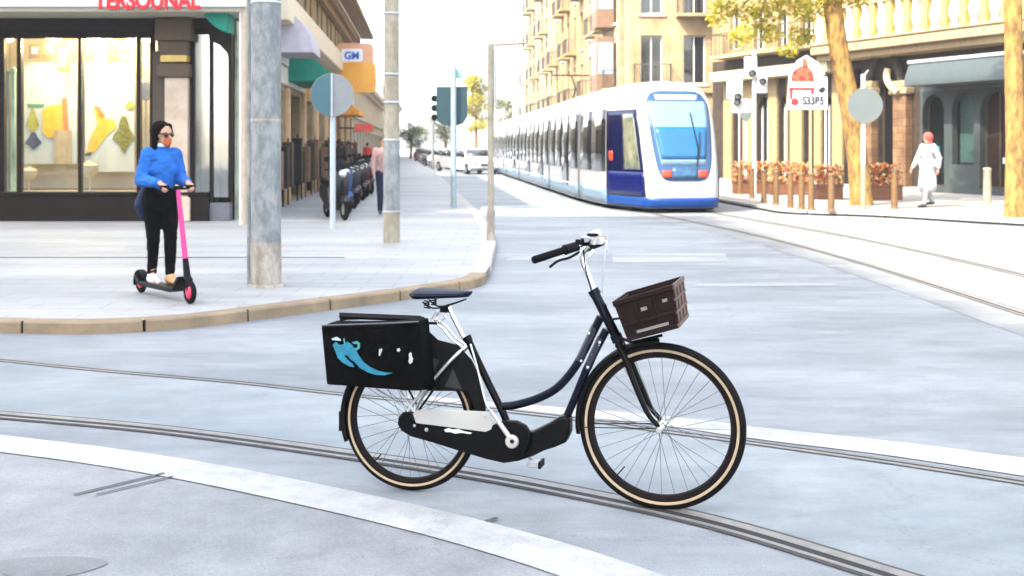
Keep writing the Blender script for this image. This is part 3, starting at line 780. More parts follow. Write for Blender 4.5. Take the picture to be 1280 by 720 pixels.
# ---- rider on the pink scooter
sf = Vector(G(237.5, 380, PZ)); sr = Vector((-3.60, sf.y + .86)); 
k0 = (176.5 - 640) / F0; sr.x = k0 * sr.y
mid = (sf + sr) / 2; hd = (sf - sr).normalized(); syaw = math.atan2(hd.y, hd.x)
scoot = empty('kick_scooter', (mid.x, mid.y, PZ), 'black electric kick scooter with pink steering column, ridden on the pavement', 'scooter', syaw)
Ls = (sf - sr).length
def inscoot(w):     # world -> scooter frame
    d = Vector(w[:2]) - mid; return Vector((d.dot(hd), d.dot(Vector((-hd.y, hd.x))), w[2] - PZ))
PINK = mat('pink_paint', (.52, .012, .17), .4, var=.08); REDW = mat('red_hub', (.65, .02, .08), .4)
fx, rx = Ls/2, -Ls/2
for x in (fx, rx):
    w = MB(); pr = [(.085 + .025*math.cos(a), .024*math.sin(a)) for a in [i*2*math.pi/10 for i in range(10)]]
    w.lathe(pr, (0, 0, 0), 'y', 32, closed=True); wo = w.build('wheel', RUB, scoot, loc=(x, 0, .11))
    w = MB(); w.lathe([(0, -.028), (.045, -.026), (.06, -.018), (.06, .018), (.045, .026), (0, .028)], (0, 0, 0), 'y', 24); w.build('rim', REDW if x == rx else REDW, wo)
    if x == rx:
        w = MB(); w.lathe([(.118, -.034), (.125, -.02), (.125, .02), (.118, .034)], (0, 0, 0), 'y', 20, a0=R(20), a1=R(200)); o = w.build('mudguard', BLK, scoot, loc=(x, 0, .11)); o.modifiers.new('t', 'SOLIDIFY').thickness = .004
dk = MB(); dk.prism([(rx + .10, .13), (rx + .02, .19), (rx - .02, .185), (rx + .06, .10), (rx + .14, .085), (fx - .30, .085), (fx - .22, .10), (fx - .10, .22), (fx - .13, .25), (fx - .26, .135)], -.075, .075, lambda a_, z_, d: (a_, d, z_)); dk.build('deck', BLK, scoot, bevel=.01)
top = inscoot((*[(218.5 - 640) / F0 * (sf.y + .18), sf.y + .18], H0 + (YH - 236) * (sf.y + .18) / F0))
bot = Vector((fx - .06, 0, .25)); top.y = 0
sl1 = MB(); q_ = bot.lerp(top, .20); sl1.tube([Vector((fx, 0, .12)), Vector((fx - .015, 0, .22)), bot, q_], [.03, .034, .034, .027], 14); sl1.build('fork', BLK, scoot)
sl1 = MB(); sl1.tube([q_, top], [.026, .021], 14); sl1.build('steering_column', PINK, scoot)
hbl = inscoot((*[(198 - 640) / F0 * 11.5, 11.5], 0)); 
bars = MB(); bars.tube([top + Vector((-.01, .165, .02)), top + Vector((0, .08, .0)), top + Vector((0, -.08, .0)), top + Vector((-.01, -.165, .02))], .012, 10)
bars.build('handlebar', BLK, scoot)
bx = MB(); bx.box(top + Vector((0, 0, .01)), (.05, .09, .035)); bx.build('display', DKG, scoot, bevel=.006)
GRL = top + Vector((-.01, .13, .018)); GRR = top + Vector((-.01, -.13, .018))
for g_ in (GRL, GRR):
    q = MB(); q.tube([g_ + Vector((0, -.042, 0)), g_ + Vector((0, .042, 0))], .017, 12); q.build('grip', RUB, scoot)
# body, in the scooter's frame: forward is +x
Zd = .135
rider = empty('person', (mid.x, mid.y, PZ + Zd), 'woman in blue sweatshirt, black trousers and dark sunglasses riding a pink scooter', 'person', syaw)
hx = top.x - .40                                                # hips
tot = 1.56
hipz, shz = .80, 1.25
yl = .0
def V(x, y, z): return Vector((x, y, z))
ankL, ankR = V(hx + .10, .055, .075), V(hx - .07, -.055, .075)
kneeL, kneeR = V(hx + .075, .07, .43), V(hx - .00, -.07, .43)
hipL, hipR = V(hx, .075, hipz), V(hx, -.075, hipz)
shL, shR = V(hx + .03, .135, shz), V(hx + .03, -.135, shz)
gl = GRL - V(0, 0, Zd); gr = GRR - V(0, 0, Zd)
elL, elR = V(hx + .02, .20, 1.0), V(hx + .02, -.20, 1.0)
wrL = gl + V(-.075, .01, .035); wrR = gr + V(-.075, -.01, .035)
hc = V(hx + .06, 0, 1.435); face = (math.cos(R(18)), math.sin(R(18)), -.08)
def rider_body():
    m = MB()
    chain(m, [hipL, kneeL, ankL], [.075, .052, .038]); chain(m, [hipR, kneeR, ankR], [.075, .052, .038])
    chain(m, [V(hx, 0, hipz + .04), V(hx + .01, 0, 1.0), V(hx + .02, 0, 1.16)], [.10, .09, .10]); capsule(m, shL, .05, shR, .05)
    chain(m, [V(hx + .03, 0, 1.24), hc + V(-.01, 0, -.08)], [.055, .05])
    chain(m, [shL, elL, wrL], [.048, .038, .026]); chain(m, [shR, elR, wrR], [.048, .038, .026])
    for a, k in ((ankL, 1), (ankR, -1)): chain(m, [a + V(-.02, 0, -.03), a + V(.13, .01*k, -.05)], [.03, .025])
    head_mesh(m, hc, .115, face)
    hand(m, wrL, gl + V(.0, 0, .01) - wrL, (0, 0, -1), .95, .75); hand(m, wrR, gr + V(.0, 0, .01) - wrR, (0, 0, -1), .95, .75)
    return m
ro = organic(rider_body(), 'body', SKIN, rider, .0075, 2)
face_parts(rider, hc, .115, face)
fv = Vector(face).normalized(); sv_ = Vector((-fv.y, fv.x, 0)).normalized()
mk = MB(); capsule(mk, hc + fv*.072 + V(0, 0, -.03), .036, hc + fv*.062 + V(0, 0, -.075), .040); organic(mk, 'face_mask', mat('orange_mask', (.40, .09, .03), .8), rider, .007, 2)
ha = MB(); ha.sphere(hc - fv*.034 + V(0, 0, .034), .104); capsule(ha, hc - fv*.07, .07, hc - fv*.10 + V(0, 0, -.115), .045); capsule(ha, hc + fv*.03 + sv_*.05 + V(0, 0, .085), .030, hc + fv*.03 + sv_*.088 + V(0, 0, .02), .013); capsule(ha, hc + fv*.03 - sv_*.05 + V(0, 0, .085), .030, hc + fv*.03 - sv_*.088 + V(0, 0, .02), .013); capsule(ha, hc - fv*.03 + V(0, 0, .085), .045, hc + fv*.035 + V(0, 0, .092), .024)
capsule(ha, hc - fv*.01 + sv_*.085, .03, hc - fv*.03 + sv_*.08 + V(0, 0, -.12), .028); capsule(ha, hc - fv*.01 - sv_*.085, .03, hc - fv*.03 - sv_*.08 + V(0, 0, -.12), .028)
organic(ha, 'hair', HAIR, rider, .008, 2)
BLUE = mat('blue_fleece', (.006, .10, .38), .9, var=.18, scale=7, bump=.5, bscale=12)
sw_ = MB()
chain(sw_, [V(hx - .0, 0, hipz + .14), V(hx + .01, 0, 1.02), V(hx + .02, 0, 1.16)], [.128, .128, .122])
capsule(sw_, shL + V(0, -.03, -.02), .070, shR + V(0, .03, -.02), .070); capsule(sw_, V(hx + .03, 0, 1.25), .085, V(hx + .035, 0, 1.30), .066)
capsule(sw_, V(hx + .06, .06, 1.1), .08, V(hx + .06, -.06, 1.1), .08)
capsule(sw_, V(hx, .04, hipz + .15), .105, V(hx, -.04, hipz + .15), .105)
for s0, e0, w0 in ((shL, elL, wrL), (shR, elR, wrR)): chain(sw_, [s0, e0, e0.lerp(w0, .88)], [.068, .062, .042])
organic(sw_, 'sweatshirt', BLUE, rider, .010, 4)
co_ = MB(); co_.lathe([(.062, -.01), (.072, .0), (.070, .022), (.060, .03)], V(hx + .038, 0, 1.325), 'z', 20); o_ = co_.build('collar', mat('white_collar', (.62, .66, .7), .7), rider); o_.modifiers.new('t', 'SOLIDIFY').thickness = .008
BT = mat('black_fabric', (.002, .002, .0025), .9, spec=.1, var=.3, bump=.3, bscale=15)
tr_ = MB()
chain(tr_, [hipL + V(0, .01, .02), kneeL, ankL + V(0, 0, .03)], [.100, .062, .045]); chain(tr_, [hipR + V(0, -.01, .02), kneeR, ankR + V(0, 0, .03)], [.100, .062, .045])
capsule(tr_, V(hx, .045, hipz + .06), .122, V(hx, -.045, hipz + .06), .122); capsule(tr_, V(hx, .04, hipz - .02), .115, V(hx, -.04, hipz - .02), .115)
organic(tr_, 'trousers', BT, rider, .010, 4)
jk = MB(); chain(jk, [V(hx - .08, -.10, hipz + .10), V(hx - .13, -.13, hipz - .04), V(hx - .13, -.12, hipz - .16)], [.06, .075, .035]); organic(jk, 'waist_bag', mat('navy_fabric', (.002, .010, .05), .9), rider, .012, 3)
for nm, a, mm in (('shoe', ankL, mat('tan_shoe', (.50, .26, .12), .7)), ('shoe', ankR, mat('white_shoe', (.68, .66, .62), .6))):
    s_ = MB(); chain(s_, [a + V(-.035, 0, -.035), a + V(.06, 0, -.04), a + V(.14, 0, -.05)], [.040, .037, .028]); capsule(s_, a + V(0, 0, 0), .045, a + V(.04, 0, -.03), .04)
    organic(s_, nm, mm, rider, .009, 3)
for o_ in rider.children: pass

# ---- generic standing or walking figure (simple but continuous)
def figure(loc, rz, label, tot=1.68, top=(.3, .3, .3), bottom=(.02, .02, .03), stride=0., hair=(.02, .012, .01), robe=False, scarf=None, skin=None, group=None, bag=None, voxel=.016):
    p = empty('person', loc, label, 'person', rz, group)
    k = tot / 1.70; s = skin or SKIN
    def v(x, y, z): return Vector((x*k, y*k, z*k))
    hp = .90; aL, aR = v(stride, .08, .07), v(-stride, -.08, .07 + abs(stride)*.25)
    kL, kR = v(stride*.6 + .03, .085, .48), v(-stride*.25 + .03, -.085, .47)
    sL, sR = v(0, .17, 1.40), v(0, -.17, 1.40); eL, eR = v(-stride*.5 - .02, .235, 1.12), v(stride*.5, -.235, 1.12)
    wL, wR = v(-stride*.7 + .06, .235, .89), v(stride*.9 + .07, -.235, .90); hc_ = v(.02, 0, 1.585); f = Vector((1, 0, -.05))
    m = MB()
    chain(m, [v(0, .08, hp), kL, aL], [.075*k, .052*k, .038*k]); chain(m, [v(0, -.08, hp), kR, aR], [.075*k, .052*k, .038*k])
    chain(m, [v(0, 0, hp + .03), v(.0, 0, 1.1), v(0, 0, 1.34)], [.12*k, .10*k, .12*k]); capsule(m, sL, .05*k, sR, .05*k); capsule(m, v(0, 0, 1.38), .055*k, v(.01, 0, 1.5), .05*k)
    chain(m, [sL, eL, wL], [.047*k, .036*k, .026*k]); chain(m, [sR, eR, wR], [.047*k, .036*k, .026*k])
    for a in (aL, aR): chain(m, [a + v(-.02, 0, -.02), a + v(.14, 0, -.035)], [.035*k, .028*k])
    head_mesh(m, hc_, .118*k, f); hand(m, wL, wL - eL, (0, -1, 0), k, .3); hand(m, wR, wR - eR, (0, 1, 0), k, .3)
    organic(m, 'body', s, p, voxel*.75, 2)
    for sg in (-1, 1):
        e = MB(); e.sphere(hc_ + v(.07, sg*.035, .005), .014*k); e.build('eye', EYE, p)
    T = mat('cloth_%d_%d_%d' % tuple(int(x*255) for x in top), top, .85, var=.15, bump=.3, bscale=12)
    B = mat('cloth_%d_%d_%d' % tuple(int(x*255) for x in bottom), bottom, .85, var=.15, bump=.3, bscale=12)
    m = MB(); chain(m, [v(0, 0, .98), v(0, 0, 1.15), v(0, 0, 1.32)], [.145*k, .14*k, .145*k]); capsule(m, sL*.94 , .075*k, sR*.94, .075*k); capsule(m, v(0, 0, 1.38), .08*k, v(0, 0, 1.44), .065*k)
    capsule(m, v(0, .07, .98), .11*k, v(0, -.07, .98), .11*k)
    for a_, e_, w_ in ((sL, eL, wL), (sR, eR, wR)): chain(m, [a_, e_, e_.lerp(w_, .85)], [.07*k, .06*k, .045*k])
    if robe:
        chain(m, [v(0, 0, .95), v(.02, 0, .5)], [.17*k, .21*k]); capsule(m, v(0, .12, 1.0), .13*k, v(0, -.12, 1.0), .13*k)
    organic(m, 'shirt' if not robe else 'robe', T, p, voxel, 3)
    m = MB(); chain(m, [v(0, .08, hp), kL, aL + v(0, 0, .03)], [.11*k, .075*k, .058*k]); chain(m, [v(0, -.08, hp), kR, aR + v(0, 0, .03)], [.11*k, .075*k, .058*k]); capsule(m, v(0, .05, .95), .12*k, v(0, -.05, .95), .12*k); capsule(m, v(0, .045, .875), .125*k, v(0, -.045, .875), .125*k)
    organic(m, 'trousers', B, p, voxel, 3)
    for a in (aL, aR):
        m = MB(); chain(m, [a + v(-.03, 0, -.022), a + v(.15, 0, -.04)], [.045*k, .032*k]); organic(m, 'shoe', mat('black_shoe', (.02, .02, .02), .5), p, voxel*.8, 2)
    if scarf:
        m = MB(); m.sphere(hc_ + v(-.025, 0, .035), .118*k); capsule(m, hc_ + v(-.05, 0, 0), .085*k, hc_ + v(-.03, 0, -.14), .09*k); organic(m, 'headscarf', mat('scarf_%d' % int(scarf[0]*99), scarf, .8), p, voxel*.8, 2)
    else:
        m = MB(); m.sphere(hc_ + v(-.022, 0, .042), .105*k); capsule(m, hc_ + v(-.06, 0, .0), .07*k, hc_ + v(-.07, 0, -.06), .05*k); organic(m, 'hair', mat('hair_%d' % int(hair[0]*999), hair, .6), p, voxel*.8, 2)
    if bag:
        m = MB(); m.box(v(-.16, 0, 1.2), (.14*k, .30*k, .42*k)); m.build('backpack', mat('bag_%d_%d' % (int(bag[0]*99), int(bag[2]*99)), bag, .7), p, bevel=.04)
    return p
g2 = G(480, 268, PZ); figure((g2[0], g2[1], PZ), R(-80), 'pedestrian in pale pink shirt and navy trousers, half hidden behind the tall grey lamp column', 1.68, (.30, .19, .18), (.003, .005, .03), .05, bag=None)
g3 = G(1160, 259, PZ); figure((g3[0], g3[1], PZ), R(205), 'pedestrian in white robe and coral headscarf walking past the grey arched kiosk', 1.78, (.36, .36, .36), (.28, .28, .28), .20, robe=True, scarf=(.42, .06, .05), skin=SKIN, bag=(.02, .28, .36))
crowd = [(368, 245, (.012, .012, .015), (.01, .01, .012), 'person in black coat standing nearest the dark shop doorway', 80),
         (386, 240, (.02, .02, .025), (.015, .015, .02), 'person in charcoal jacket left of the round sign post', 250),
         (424, 232, (.012, .01, .01), (.02, .02, .03), 'person in black behind the first parked moped', 100),
         (440, 222, (.05, .03, .02), (.015, .015, .02), 'person in dark brown jacket farther up the pavement', 270),
         (459, 214, (.55, .05, .04), (.02, .02, .04), 'person in red top farthest up the left pavement', 90)]
for x_, y_, t_, b_, lab, an in crowd:
    q = G(x_, y_, PZ); figure((q[0], q[1], PZ), R(an), lab, random.uniform(1.62, 1.8), t_, b_, .08, voxel=.022, group='people on the left pavement')
# ================================================================== TRAM
TB = Vector((3.46, 30.0)); EXTRA = 6.5
def theading(u): return R(4.27) + R(EXTRA) * max(0., 1 - u/8.)**1.0
_cl = {}
def tcenter(u):
    key = round(u, 3)
    if key in _cl: return _cl[key]
    # straight part, parametrised so that u = 8 lies at Y = 36
    P8 = Vector((TB.x - .0747*6, 36.0)); base = Vector((-math.sin(R(4.27)), math.cos(R(4.27))))
    if u >= 8: p = P8 + base*(u - 8)
    else:
        p = P8.copy(); n = 24; du = (8 - u)/n
        for i in range(n):
            h = theading(8 - (i + .5)*du); p = p - Vector((-math.sin(h), math.cos(h)))*du
    _cl[key] = p; return p
troot = tcenter(0)
tram = empty('tram', (troot.x, troot.y, 0), 'long white low-floor tram with navy cab door and light blue windscreen coming down the street', 'tram', 0)
def T(x, u, z):
    c = tcenter(u); h = theading(u); e = Vector((math.cos(h), math.sin(h))); p = c + e*x - troot
    return Vector((p.x, p.y, z))
OUT = [(0, 0), (.45, .01), (.70, .05), (.84, .13), (.92, .27), (1.325, 2.2), (1.325, 47.)]
oa = [0]
for i in range(1, len(OUT)): oa.append(oa[-1] + math.dist(OUT[i], OUT[i-1]))
def outl(p):
    s_ = -1 if p < 0 else 1; p = abs(p)
    for i in range(1, len(OUT)):
        if p <= oa[i] or i == len(OUT) - 1:
            t = (p - oa[i-1]) / (oa[i] - oa[i-1]); return s_*(OUT[i-1][0]*(1-t) + OUT[i][0]*t), OUT[i-1][1]*(1-t) + OUT[i][1]*t
LEAN = [(.1, .06), (.3, .0), (.8, .0), (1.2, .08), (2.0, .32), (2.6, .60), (2.9, .82), (3.05, 1.05), (3.15, 1.4), (3.2, 1.9)]
WID = [(.1, .985), (.5, 1.), (1.6, 1.), (2.45, .985), (2.65, .95), (2.85, .88), (3.0, .80), (3.1, .70), (3.17, .45), (3.2, 0.)]
def lut(T_, z):
    if z <= T_[0][0]: return T_[0][1]
    for (a, b_), (c, d) in zip(T_[:-1], T_[1:]):
        if z <= c: return b_ + (d-b_)*(z-a)/(c-a)
    return T_[-1][1]
def S(p, z, off=0.):
    x, u = outl(p); bl = max(0., 1 - u/2.6); u2 = u + lut(LEAN, z)*bl
    w = lut(WID, z)
    q = T(x*w, u2, z)
    if off:
        e = .02; a = S(p + e, z) - S(p - e, z); z0, z1 = max(.11, z - .03), min(3.19, z + .03); b_ = S(p, z1) - S(p, z0)
        n = a.cross(b_)
        if n.length > 1e-9: q = q + n.normalized()*off
    return q
TW = mat('tram_white', (.36, .37, .375), .25, var=.02, coat=.4)
TNAVY = mat('tram_navy', (.0008, .0018, .022), .2, spec=.3, var=.1); TBL = mat('tram_blue', (.002, .035, .17), .4, spec=.3, var=.05)
TLB = mat('tram_pale_blue', (.12, .19, .26), .3, var=.04)
TGL = mat('tram_glass', (.008, .009, .010), .06, spec=.8, var=.2)
BEL = mat('bellows', (.09, .09, .09), .8)
zs = [.12, .2, .35, .6, .95, 1.3, 1.7, 2.1, 2.45, 2.6, 2.7, 2.8, 2.9, 3.0, 3.07, 3.12, 3.16, 3.185, 3.198]
ps = [0, .2, .45, .6, .70, .78, oa[3], oa[3]+.08, oa[4], 1.5, 2.0, 2.5, oa[5], 3.6, 4.2, 5, 6, 7, 8, 9, 10, 12, 15, 20, 25, 30, 35, 40, 45, oa[-1]]
allp = [-p for p in ps[:0:-1]] + ps
m = MB()
for z in zs:
    for p in allp: m.v.append(tuple(S(p, z)))
n_ = len(allp)
for i in range(len(zs) - 1):
    for j in range(n_ - 1): m.face((i*n_ + j, i*n_ + j + 1, (i+1)*n_ + j + 1, (i+1)*n_ + j))
m.face([i*n_ for i in range(len(zs))] + [i*n_ + n_ - 1 for i in range(len(zs))][::-1])
# roof cap
m.face([(len(zs)-1)*n_ + j for j in range(n_)])
m.build('body', TW, tram, angle=50)
def patch(name, c, m_, off=.008, nu=10, nv=8, parent=tram, label=None, rnd_=0.):
    """c: (p, z) corners bl, br, tr, tl"""
    k = MB()
    cc = c
    for i in range(nv + 1):
        for j in range(nu + 1):
            t, s_ = i/nv, j/nu
            if rnd_:
                a_, b2 = 2*s_ - 1, 2*t - 1; s_ = (a_*(1 - rnd_*abs(b2)**6*abs(a_)**1.5) + 1)/2; t = (b2*(1 - rnd_*.6*abs(a_)**6*abs(b2)**1.5) + 1)/2
            p = (cc[0][0]*(1-s_)+cc[1][0]*s_)*(1-t) + (cc[3][0]*(1-s_)+cc[2][0]*s_)*t
            z = (cc[0][1]*(1-s_)+cc[1][1]*s_)*(1-t) + (cc[3][1]*(1-s_)+cc[2][1]*s_)*t
            k.v.append(tuple(S(p, z, off)))
    for i in range(nv):
        for j in range(nu): k.face((i*(nu+1)+j, i*(nu+1)+j+1, (i+1)*(nu+1)+j+1, (i+1)*(nu+1)+j))
    o = k.build(name, m_, parent, fix=False, angle=50); s2 = o.modifiers.new('t', 'SOLIDIFY'); s2.thickness = .006; s2.offset = -1
    if label: o['label'] = label
    return o
def sgn(c, s_):
    return c if s_ > 0 else [(-p, z) for p, z in (c[1], c[0], c[3], c[2])]
# undercarriage
m = MB()
for a, b_ in ((1.0, 47),):
    us = [a + (b_-a)*i/30 for i in range(31)]; k = 0
    for i, u in enumerate(us):
        for x in (-1.05, 1.05):
            for z in (.03, .3): m.v.append(tuple(T(x, u, z)))
    for i in range(30):
        q = i*4
        m.face((q, q+4, q+5, q+1)); m.face((q+2, q+3, q+7, q+6)); m.face((q, q+2, q+6, q+4))
    m.face((0, 1, 3, 2)); m.face((120, 122, 123, 121))
m.build('undercarriage', DKG, tram)
# front: frame, glass, blinds
ws = patch('windscreen', [(-.64, .76), (.64, .76), (.86, 2.90), (-.86, 2.90)], mat('windscreen_dark', (.012, .05, .13), .15, coat=.2, var=.1), .012, 24, 24, rnd_=.14)
patch('windscreen_glass', [(-.56, 1.12), (.56, 1.12), (.76, 2.64), (-.76, 2.64)], mat('windscreen_pale', (.12, .20, .28), .15, coat=.2, var=.06), .018, 16, 12, ws)
patch('sun_blind', [(-.55, 1.26), (.55, 1.26), (.66, 2.02), (-.66, 2.02)], mat('sun_blind_blue', (.008, .085, .20), .3, coat=.1, var=.08), .026, 12, 6, ws)
patch('destination_display', [(-.55, 2.66), (.55, 2.66), (.60, 2.80), (-.60, 2.80)], mat('display_grey', (.12, .16, .24), .3, col2=(.30, .34, .42), scale=22), .026, 14, 3, ws)
wp = MB(); wp.tube([S(.30, 1.10, .05), S(.36, 1.5, .06), S(.26, 2.35, .06)], .014, 8); wp.tube([S(.36, 1.3, .06), S(.44, 1.9, .06)], .012, 8); wp.build('wiper', BLK, ws)
LR = emit('lamp_red_orange', (.45, .03, .005), .04)
for s_ in (-1, 1):
    lp = patch('headlight', sgn([(.33, .84), (.55, .84), (.56, 1.0), (.33, 1.0)], s_), LR, .03, 4, 3)
patch('lamp_panel', [(-.30, .82), (.30, .82), (.31, 1.07), (-.31, 1.07)], mat('lamp_panel_blue', (.02, .07, .14), .25, var=.5, scale=9), .028, 6, 3, ws)
patch('bumper_strip', [(-oa[5], .13), (oa[5], .13), (oa[5], .36), (-oa[5], .36)], TBL, .014, 40, 3)
for s_ in (-1, 1):
    cd = patch('cab_door', sgn([(.97, .37), (oa[5], .37), (oa[5], 2.46), (1.16, 2.46)], s_), TNAVY, .012, 10, 10)
    patch('lower_panel', sgn([(.985, .38), (oa[5] - .01, .38), (oa[5] - .01, .96), (1.02, .96)], s_), mat('tram_royal_blue', (.001, .004, .06), .3, spec=.3), .018, 10, 4, cd)
    # slanted white pillar edge: the door is cut by a body-coloured wedge
    pass
    patch('window', sgn([(1.16, 1.02), (2.0, 1.02), (2.0, 2.36), (1.36, 2.36)], s_), mat('cab_glass', (.05, .06, .05), .05, spec=.9, col2=(.20, .20, .13), scale=2.2, detail=3), .02, 8, 8, cd)
    patch('marker_lamp', sgn([(2.60, 1.22), (2.82, 1.22), (2.82, 1.46), (2.60, 1.46)], s_), LR, .026, 3, 3, cd)
    patch('roof_vent', sgn([(1.9, 2.80), (2.6, 2.80), (2.6, 2.88), (2.1, 2.88)], s_), mat('vent_grey', (.35, .42, .55), .5), .012, 4, 2)
    # blue skirt and windows of the saloon
    seg = [(oa[5] + .02, 6.55), (6.85, 14.2), (14.5, 27.0), (27.3, 35), (35.3, oa[-1] - 1)]
    for gi, (a, b_) in enumerate(seg):
        patch('skirt_strip', sgn([(a, .14), (b_, .14), (b_, .52), (a, .52)], s_), TLB, .010, max(4, int((b_-a)*1.5)), 2)
        nwin = max(2, round((b_ - a)/1.75)); wdt = (b_ - a - .1)/nwin
        for i in range(nwin):
            x0 = a + .05 + i*wdt + .035; x1 = a + .05 + (i+1)*wdt - .035
            door = (i % 3 == 1) and gi > 0
            patch('door' if door else 'window', sgn([(x0, .42 if door else .95), (x1, .42 if door else .95), (x1, 2.50), (x0, 2.50)], s_), TGL, .012, 3, 3)
        if gi < len(seg) - 1:
            patch('bellows', sgn([(b_ + .03, .12), (b_ + .27, .12), (b_ + .27, 3.0), (b_ + .03, 3.0)], s_), BEL, .015, 2, 10)
# pantograph far back
pg = MB(); pg.tube([T(0, 18, 3.2), T(0, 16.6, 3.7), T(0, 18, 4.3)], .03, 6); pg.tube([T(-.7, 18, 4.3), T(.7, 18, 4.3)], .03, 6); pg.build('pantograph', DKG, tram)

# ================================================================== CARS
CGL = mat('car_glass', (.015, .018, .02), .08, spec=.8)
def make_car(label, paint, x, y, rz):
    c = empty('parked_car', (x, y, 0), label, 'car', rz, 'cars parked along the left kerb')
    prof = [(-2.05, .35), (-2.1, .62), (-1.95, .92), (-1.55, .98), (-1.0, 1.38), (-.4, 1.46), (.45, 1.44), (1.05, 1.02), (1.75, .88), (2.05, .66), (2.08, .36), (1.75, .22), (-1.75, .22)]
    m = MB(); ys = [(-.82, .90), (-.86, .97), (-.86, 1.)]
    k = 0; lay = [(-.80, 1), (-.86, 0), (.86, 0), (.80, 1)]
    m.v = []; n = len(prof)
    for (yy, ins) in ((-.85, 0), (.85, 0)):
        for (a, z) in prof:
            t = max(0, (z - .95)/.5); m.v.append((a*(1 - .02*t), yy*(1 - .22*t), z))
    m.face(list(range(n))); m.face([n + i for i in range(n)][::-1])
    for i in range(n): m.face((i, n + i, n + (i+1) % n, (i+1) % n))
    m.build('body', paint, c, bevel=.05)
    def pane(nm, pts):
        q = MB(); q.poly(pts); o = q.build(nm, CGL, c, fix=False); o.modifiers.new('t', 'SOLIDIFY').thickness = .012
    def P(a, z, s_, o=.012): t = max(0, (z - .95)/.5); return (a, s_*(.85*(1 - .22*t) + o), z)
    for s_ in (-1, 1):
        pane('window', [P(-1.35, 1.02, s_), P(-.22, 1.02, s_), P(-.22, 1.38, s_), P(-.95, 1.33, s_)]); pane('window', [P(-.12, 1.02, s_), P(.92, 1.02, s_), P(.42, 1.36, s_), P(-.12, 1.38, s_)])
        for a in (-1.3, 1.3):
            w = MB(); w.lathe([(0, -.1), (.27, -.11), (.31, -.08), (.31, .08), (.27, .11), (0, .1)], (a, s_*.80, .31), 'y', 24); wo = w.build('wheel', RUB, c)
            w = MB(); w.lathe([(0, -.02), (.19, -.01), (.19, .01), (0, .02)], (a, s_*.90, .31), 'y', 20); w.build('rim', ALU, wo)
        h = MB(); h.sphere((2.03, s_*.62, .68), .12, sc=(.5, 1.2, .7)); h.build('headlight', ALU, c)
        h = MB(); h.sphere((-2.05, s_*.68, .74), .11, sc=(.4, 1, 1)); h.build('tail_light', mat('tail_red', (.5, .02, .02), .3), c)
    def lerpw(a, z, w_): return [(a, -w_, z), (a, w_, z)]
    pane('windscreen', [(1.06, -.76, 1.03), (1.06, .76, 1.03), (.50, .64, 1.42), (.50, -.64, 1.42)])
    pane('rear_window', [(-1.50, -.74, 1.02), (-1.50, .74, 1.02), (-1.03, .64, 1.37), (-1.03, -.64, 1.37)])
    h = MB(); h.box((2.08, 0, .55), (.04, .5, .12)); h.build('grille', DKG, c); h = MB(); h.box((-2.11, 0, .6), (.02, .5, .11)); h.build('number_plate', WHT, c)
    return c
CWH = mat('car_white', (.5, .51, .52), .25, coat=.7, var=.02); CSI = mat('car_silver', (.42, .44, .47), .3, metal=.5, coat=.6, var=.03); CGR = mat('car_grey', (.12, .13, .15), .3, coat=.6, var=.05); CRD = mat('car_red', (.35, .03, .03), .3, coat=.6)
def kerbx(Y): return -1.55 - .0747*(Y - 36) - (.9 if Y > 45 else 0)
for px, Y, pm, lab, an in ((592, 70, CWH, 'white hatchback at the near end of the parked row', -70), (574, 77, CSI, 'silver hatchback second in the parked row', -62), (562, 85, CWH, 'white hatchback third in the parked row, before the grey one', -62), (552, 93, CGR, 'dark grey car in the middle of the parked row', -65), (546, 103, CWH, 'white car just beyond the dark grey car', -66), (540, 114, CSI, 'silver car sixth in the row towards the street end', -68), (533, 128, CRD, 'red car near the far end of the parked row', -70), (530, 145, CWH, 'white car at the far end of the parked row', -72)):
    make_car(lab, pm, (px - 640)/F0*Y, Y, R(an))

